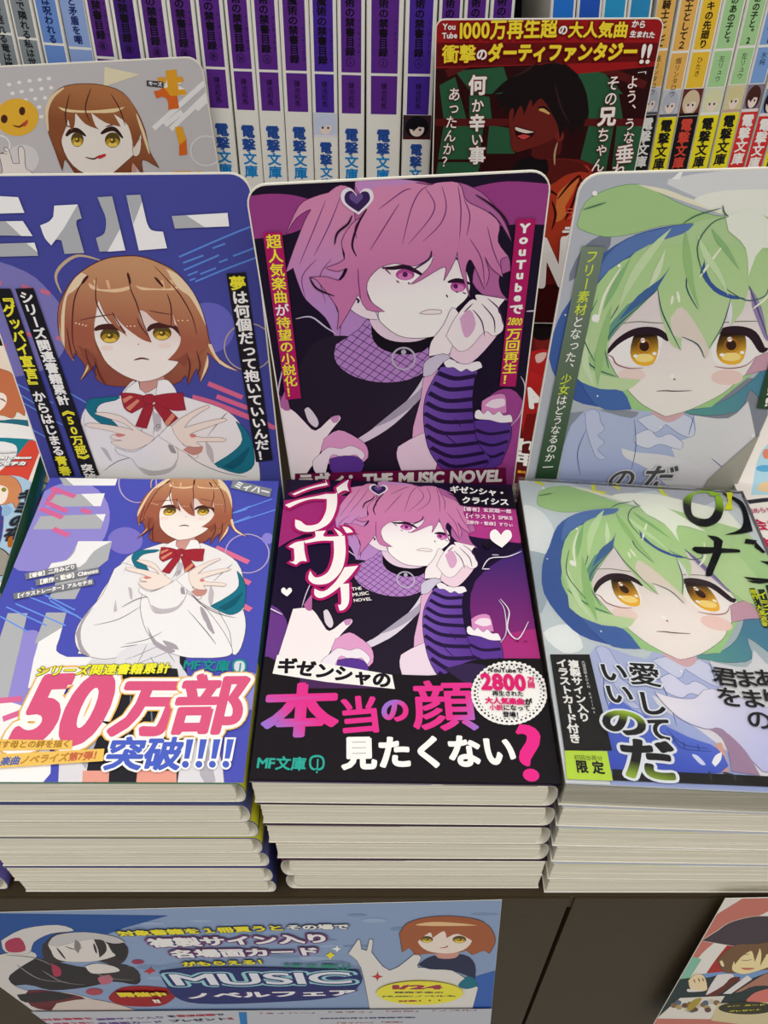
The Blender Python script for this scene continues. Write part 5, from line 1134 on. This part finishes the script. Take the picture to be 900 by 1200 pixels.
spine('purple-spined paperback marked 19, nearest the corner of the grey card', GI, (231, 262), (250, 280), PW, index_spine('19')); spine('purple-spined paperback marked 20, between those marked 19 and 22', GI, (262, 294), (281, 308), PW, index_spine('20')); spine('purple-spined paperback marked 22, left of the unnumbered wide one', GI, (294, 326), (308, 337), PW, index_spine('22'))
spine('purple-spined paperback without a number, wide white foot, between 22 and the one with a portrait', GI, (326, 362), (337, 368), PW, index_spine(''))
spine('purple-spined paperback with a small pale-haired portrait on its spine', GI, (362, 394), (368, 397), PW, index_spine('', ('cfd6ea', 'c9d3ee', 'e8e4ee'), deep='4a2a9a'))
spine('purple-spined paperback marked 2, just right of the pale-haired portrait spine', GI, (394, 427), (397, 427), PW, index_spine('2')); spine('thickest purple-spined paperback, marked 3, left of the dark-haired portrait spine', GI, (427, 469), (427, 469), PW, index_spine('3'))
spine('purple-spined paperback with a small dark-haired portrait on its spine', GI, (470, 508), (469, 503), PW, index_spine('4', ('3a2430', '141218', '4a1a1c'), deep='4a2a9a'))
GU = 'purple-titled paperbacks above the red card'
spine('purple-spined paperback peeping over the left end of the red card', GI, (510, 538), (505, 531), PW, index_spine('5'))
spine('purple-spined paperback second from the left over the red card', GI, (539, 567), (532, 559), PW, index_spine('6')); spine('purple-spined paperback third from the left over the red card, beside the gap', GI, (568, 596), (560, 587), PW, index_spine('7'))
spine('bright blue paperback spine just right of the dark gap over the red card', None, (646, 676), (633, 660), PW, plain_spine('彼女は死んだって', '', '2a78d8', '14204a', tend=14))
spine('deep blue paperback spine with black title over the red card', None, (677, 706), (661, 688), PW, plain_spine('さようなら、彼女', '', '2a5ac0', '101a3a', tend=14))
spine('cyan paperback spine left of its twin, over the right part of the red card', 'cyan paperbacks over the red card', (707, 737), (689, 715), PW, plain_spine('友達なんだって', '', '2f9ad0', '14243a', tend=14)); spine('cyan paperback spine beside the orange ones, over the right end of the red card', 'cyan paperbacks over the red card', (738, 767), (716, 741), PW, plain_spine('友達なんだって', '', '2f8ec4', '14243a', tend=16))
SF = ('c9ccd8', 'b8bccb', '5a5a6a')
spine('pale orange paperback spine partly behind the red card', None, (768, 796), (741, 757), PW, plain_spine('わが騎士として', '畑リンタロウ', 'edb860', '3a2a18', '1a1a1c', 'f0f0f0', SF, tend=76, margin=.05))
spine('pale orange paperback spine numbered 2, yellow label at its foot', None, (797, 821), (757, 780), PW, plain_spine('わが騎士として２', '畑リンタロウ', 'edb860', '3a2a18', 'f0e22a', '1a1a1c', SF, tend=76))
spine('golden yellow paperback spine with a black label and red letters', None, (822, 847), (779, 804), PW, plain_spine('ナナムツキの先廻り', 'ひたき', 'f0c53a', '2a2010', '191416', 'd8493a', ('6a3030', 'd8c4a4', '1a1418'), tend=76))
spine('light green paperback spine with yellow label, first of the two', None, (848, 874), (804, 829), PW, plain_spine('アドレスで、クラスのあの子と。', '左リュウ', 'a9d69a', '2a3a26', 'f0e22a', '1a1a1c', ('d9dccb', 'dfe0b4', 'f0eeea'), tend=76, pitch=3.7))
spine('light green paperback spine numbered 2, with yellow label', None, (875, 899), (830, 852), PW, plain_spine('アドレスで、クラスのあの子と。2', '左リュウ', 'a9d69a', '2a3a26', 'f0e22a', '1a1a1c', ('d9cfa8', 'd8cf9a', 'c9a89a'), tend=76, pitch=3.6))
spine('blue paperback spine with a red label and a brown-haired portrait', None, (900, 924), (852, 871), PW, plain_spine('致命的なエラー', '氷純', '7ea6e0', '1a2440', 'd83434', 'f6f2f0', ('8a7a90', '4a2a24', 'e8e0e4'), tend=76))
spine('blue paperback spine with a red label and a black-haired portrait', None, (925, 950), (872, 890), PW, plain_spine('致命的なエラー2', '氷純', '7ea6e0', '1a2440', 'd83434', 'f6f2f0', ('7a9ac8', '2a1c20', 'e8e0e4'), tend=76))
spine('paperback spine with a yellow label at the right edge of the row', None, (951, 975), (890, 911), PW, plain_spine('夜にかける', '', 'a9c6e8', '1a2440', 'f0e22a', '1a1a1c', SF, tend=76))

build_spines()
# ---------------------------------------------------------------- printed sheets on the counter's front
P1 = SH['poster'].frame(0, 1050, 3); P2 = SH['poster'].frame(290, 1050, 3)
pa = ground('8ea3c8')
for i in range(46):
    rx = random.Random(i); x, y = rx.uniform(380, 1750), rx.uniform(60, 330); pa.E(P1, x, y, rx.uniform(25, 60), rx.uniform(4, 9), ['8095b8', '9db1d2', '7a92b6'][i % 3], n=12)
pa.P(P1, "-60,60 590,68 440,110 360,140 -60,330", '28549c'); pa.F(P1, "1560,330! 1650,290 1740,262! 1800,260! 1800,395! 1400,395!", '3a66b8')
pl = Art()
pl.F(P1, "-40,210! 60,195 150,220 220,235 300,250 420,250 490,280 480,310 400,300 300,320 180,330 90,310 -40,330!", '2e2a30'); pl.F(P1, "-40,215! 80,190 130,210 70,250 30,290 90,330 250,340 420,390 520,405! -40,405!", 'd8d2d0')
pl.F(P1, "5,155! 80,115 200,100 260,120 180,130 120,160 100,200 20,195", 'd8d2d2', edge='3a3438', ew=.4); pl.F(P1, "20,160 70,145 90,190 30,195", 'b03a5a'); pl.F(P1, "150,170! 200,130 300,130 400,145 450,180 440,225 400,240 300,220 180,235 150,210", '3a3438')
pl.F(P1, "175,160 260,135 360,140 430,160! 420,200 350,225 260,230 200,220 180,190", 'e3dcd8', edge='3a3438', ew=.4); pl.S(P1, "230,175 260,185 290,180|330,165 340,200|200,180 230,220|380,160 400,200", 1.0, '3a3438'); pl.F(P1, "360,150! 430,160 445,200 420,225 390,180", '2e2a30')
pl.F(P1, "180,235! 210,250 215,275 190,280", 'b03a5a'); pl.F(P1, "345,285 390,275 395,300 360,310", 'c06a80'); pl.F(P1, "380,235 470,250 490,290 400,290", '3a3438'); pl.F(P1, "100,330 260,345 300,370 200,400 110,385", '6a2a30')
pl.F(P1, "505,265! 525,255 530,245! 535,255 548,262! 532,268 525,275! 520,268", 'c03a3a'); pl.E(P1, 485, 230, 22, 8, 'a03a5a'); pl.E(P1, 332, 335, 30, 12, 'b04a5a')
pl.F(P1, "385,350 430,320 520,315 620,330 610,360 560,385 450,385 395,370", 'a01c28')
pl.F(P1, "170,165! 200,135 300,125 400,140 440,160! 400,165 330,150 260,160 200,175", 'c9c4c6', edge='3a3438', ew=.3); pl.F(P1, "330,150! 345,185 350,215! 375,190 365,155", '3a3438'); pl.F(P1, "265,150! 262,180 275,200! 285,170", '8a8488')
pl.S(P1, "60,240 140,290 240,300|150,260 220,300 300,310|300,250 380,285 470,295|20,205 120,215 180,240", 1.0, '8a8488'); pl.F(P1, "300,245! 340,235 400,245 420,262 360,270 320,268", 'e3dcd8', edge='3a3438', ew=.3)
pl.F(P1, "200,375! 300,360 400,375 480,400! 180,402!", 'd8c8c0'); pl.F(P1, "60,345! 180,335 260,350 200,365 90,372", '2e2a30')
# girl at the right of the sheet
pl.F(P2, "355,200! 390,150! 395,155 400,185! 420,190! 430,150! 440,155 435,195! 500,260 590,200! 610,215 600,250 700,250 810,320! 790,395! 430,395! 400,250", 'e4e0dc', edge='6a5a5a', ew=.4)
pl.F(P2, "600,240! 650,210 760,205 800,240 800,290! 720,260 640,255", '2a3050'); pl.F(P2, "780,280 810,310 770,325 740,310", '1c7389')
pl.F(P2, "660,180 740,190 730,215 670,215", 'd29a8c')
pl.F(P2, "535,130! 560,95 620,75 700,68 780,75 830,90 860,120 870,160 850,200! 830,190 790,205! 770,190 740,195 640,200 590,205! 570,180 545,195!", 'a8603e', edge='4a2420', ew=.4)
pl.F(P2, "595,140 610,175 650,195 720,198 770,180 785,145 700,115 620,115", 'f0e0d6'); soft_eye(pl, P2, 630, 150, 22, 12, '5a4a22', 'c29a30', 'f0d060'); soft_eye(pl, P2, 745, 150, 24, 13, '5a4a22', 'c29a30', 'f0d060'); pl.S(P2, "675,180 695,178 705,172", .8, 'a03030')
pl.F(P2, "560,130! 600,90 700,75 800,90 830,130! 780,135 800,160! 740,130 700,145! 690,120 650,145! 640,125 590,165! 580,140", 'a8603e'); pl.F(P2, "590,98 650,88 740,92 810,100! 740,102 640,102", 'e8c090')
pl.F(P2, "275,205! 288,198 292,190! 297,198 308,205! 297,212 290,222! 285,212", 'f0e23a'); pl.F(P2, "295,182! 310,178 315,170! 320,178 330,182! 320,187 315,195! 310,187", 'f3f3f3'); pl.F(P2, "435,280! 452,275 458,260! 462,275 478,280! 462,286 456,298! 452,286", 'c03a3a')
pt_ = Art()
pt_.TH(P1, [('対象書籍を１冊買うと', 'f4e63a')], (415, 128), (1000, 106), .95, .05, [(.07, '2a2a50')]); pt_.TH(P2, [('その場で', 'f0eee8')], (135, 105), (358, 102), .95, .05, [(.07, '2a2a50')])
pt_.TH(P1, [('複製サイン入り', 'f3f0ee')], (525, 160), (1160, 142), 1.05, .05, [(.1, 'b03a6a'), (.07, '3a3a7a')]); pt_.TH(P1, [('名場面カード', 'f3f0ee')], (600, 198), (1125, 188), 1.0, .05, [(.1, 'b03a6a'), (.07, '3a3a7a')])
pt_.TH(P1, [('がもらえる！', 'f4e63a')], (640, 234), (955, 224), 1.0, .05, [(.07, '2a2a50')])
pt_.F(P1, "560,260! 700,245 900,245 1100,250 1260,255! 1270,300 1180,350 900,370 700,372 620,350 580,300", '26306e')
pt_.TH(P1, [('MUSIC', '26306e')], (600, 288), (1245, 280), .82, .07, [(.06, '9ad0d8')]); pt_.TH(P1, [('MUSIC', 'e6e8f4')], (602, 287), (1243, 279), .8, .02)
pt_.TH(P1, [('ノベルフェア', 'f3f0f4')], (650, 345), (1255, 332), .72, .05, [(.09, '6a3a8a'), (.06, '26306e')])
pt_.TH(P2, [('MF文庫', '2a8f7a')], (130, 237), (310, 240), .85, .03); pt_.E(P2, 335, 241, 24, 11, '2a8f7a', ring=.8); pt_.TH(P2, [('J', '2a8f7a')], (328, 241), (342, 241), 1.0, .03)
pt_.TH(P1, [('開催中', 'f4d83a')], (415, 340), (588, 338), .95, .06, [(.08, '5a1018')]); pt_.TH(P1, [('!!', 'f3e8e0')], (540, 362), (565, 362), 1.0, .05)
pt_.E(P2, 606, 333, 152, 42, 'f0e648', n=36); pt_.TH(P2, [('1/24', 'a83a50')], (512, 312), (686, 312), .62, .07); pt_.TH(P2, [('発売予定の', '2a2a50')], (515, 331), (690, 331), .6, .04); pt_.TH(P2, [('MUSICノベルも', '2a2a50')], (475, 345), (735, 343), .5, .04); pt_.TH(P2, [('対象！！！', 'b03a4a')], (530, 362), (700, 358), .62, .05)
pt_.P(P1, "-60,400 2300,384 1720,700 -60,700", 'bfc2cc')
pt_.TH(P1, [('対象書籍を', 'b03a5a')], (150, 427), (330, 422), .8, .05); pt_.TH(P1, [('１冊買う毎に', 'b03a5a')], (160, 442), (335, 437), .8, .05); pt_.TH(P1, [('複製サイン入り', '6a4a90')], (340, 426), (580, 418), .8, .05); pt_.TH(P1, [('名場面カード', '6a4a90')], (345, 441), (575, 434), .8, .05)
pt_.TH(P1, [('を', '2a2a50'), ('書店店頭', 'b02a40'), ('で', '2a2a50')], (588, 415), (790, 408), .8, .05); pt_.TH(P1, [('プレゼント', '2a2a50'), ('!!', 'b02a40')], (595, 432), (820, 422), .8, .05)
pt_.P(P1, "840,400 868,400 872,470 850,470", '2a7ac0')
pt_.TH(P2, [('「ミィハー」「ラヴィ」「のだ」「ノベル」', 'a84a50')], (20, 405), (830, 392), .5, .02); pt_.TH(P2, [('2025年1月24日発売予定!', '2a3a78')], (255, 422), (590, 418), .55, .04); pt_.TH(P2, [('「ミィハー」「のだ」', 'b03a4a')], (300, 438), (560, 434), .6, .05); pt_.TH(P2, [('ラヴィ：THE MUSIC NOVEL', 'b03a4a')], (200, 452), (640, 446), .7, .04)
card('poster', 'wide light blue fair poster with bold outlined headlines, fixed to the counter front at left', 'poster', None, [('illustration', pa+pl), ('lettering', pt_)], rad=0, inset=.1, thick=.2, name='poster', matt=True)
G1 = SH['flyer'].frame(760, 1040, 6.4286)
fa = ground('c8786c')
fa.P(G1, "560,50 760,50 500,210 480,200", 'e6e0da'); fa.P(G1, "900,180 1300,60 1300,300 820,220", 'e6e0da'); fa.F(G1, "490,420! 600,420 500,560 420,680! 290,700! 330,600 400,500", 'e9e4de'); fa.F(G1, "600,425! 900,430 900,660 420,670! 500,550", 'b03430'); fa.P(G1, "330,520 400,540 300,700 200,700", '86c0aa')
fa.F(G1, "400,650! 600,630 760,620 1300,560! 1300,700! 400,690!", '7a9cd0')
fa.F(G1, "400,400! 520,325 600,270 720,232 850,215 1000,230 1200,300 1200,420 900,425 750,440 650,440 520,420", '4a4048', edge='efe6da', ew=.6)
fb = Art()
fb.F(G1, "235,690! 320,680 430,680 520,660! 560,700 760,690! 900,640! 1300,620! 1300,900! 500,900! 200,980! 30,985! 140,840", '2b3a3c'); fb.F(G1, "430,810! 470,730 520,655! 620,650 640,680 560,760!", 'e6e0e0', edge='5a5058', ew=.3); fb.P(G1, "560,800 745,660 780,690 620,800", 'e6e0e0')
fb.F(G1, "435,812! 560,740 620,680 690,672! 680,700 640,720 540,800 470,830!", '6a3028')
fb.F(G1, "520,545! 560,500 620,455 700,430 850,420 1000,400 1100,500 1000,600 860,620 700,640 580,640 545,600", '7a5a40', edge='3a2820', ew=.4); fb.F(G1, "640,560! 700,520 760,480 830,460 950,460 1000,560 900,600 760,645 690,648 630,620", 'f2dfa8', edge='6a4a30', ew=.3)
fb.F(G1, "535,555! 555,550 570,590 550,590", 'f0dcb0'); fb.F(G1, "640,440! 700,425 840,430! 830,480 800,560! 780,480 740,490 690,530 650,580! 640,520", '7a5a40'); fb.F(G1, "830,430! 1000,400 1000,520! 900,500 880,520 840,590! 850,500", '7a5a40')
fb.S(G1, "695,545 740,548 780,540|720,505 760,500", .6, '5a3a28'); fb.F(G1, "692,603! 740,603 805,605! 770,618 720,618", 'c9705c')
fb.F(G1, "300,700! 340,660 380,650 420,670 440,740 430,775 340,780 310,750", 'f0d9b0', edge='6a4a30', ew=.4); fb.S(G1, "340,690 350,715|375,680 385,710|405,680 415,705", .5, '6a4a30'); fb.F(G1, "295,762 340,770 420,778 300,785", 'e8e4e4')
fb.F(G1, "650,790! 760,720 880,650 1000,620! 1000,740! 800,740 700,780", 'b07a68', edge='6a4038', ew=.3); fb.F(G1, "740,840! 800,790 900,760! 1000,760! 1000,860! 760,860", 'd87a70')
fb.P(G1, "238,830 575,815 500,930 470,990 60,985", 'e4dfd6'); 
for i in range(16):
    rx = random.Random(100+i); fb.E(G1, 200+i*20+rx.uniform(-15, 15), 890+rx.uniform(-40, 40), 26, 20, ['8a6a50', '5a6a80', 'b8a070', '6a4a44', 'cfc4b4'][i % 5], n=9)
fb.F(G1, "330,850 380,830 400,840 350,900 300,930 290,900", 'b09a40')
fb.P(G1, "520,870 1300,850 1300,1100 470,1000", 'd8c9a0'); fb.E(G1, 740, 905, 215, 48, '3a382c'); 
for (a, b, t) in (((590, 895), (690, 885), 'サイン'), ((720, 885), (880, 880), 'カード'), ((600, 930), (850, 915), 'プレゼント')): fb.TH(G1, [(t, 'e6e030')], a, b, .8, .05)
card('flyer', 'leaflet with a man in a dark hat, on the counter front at lower right', 'leaflet', None, [('illustration', fa+fb)], rad=0, inset=.3, thick=.25, name='leaflet', matt=True)
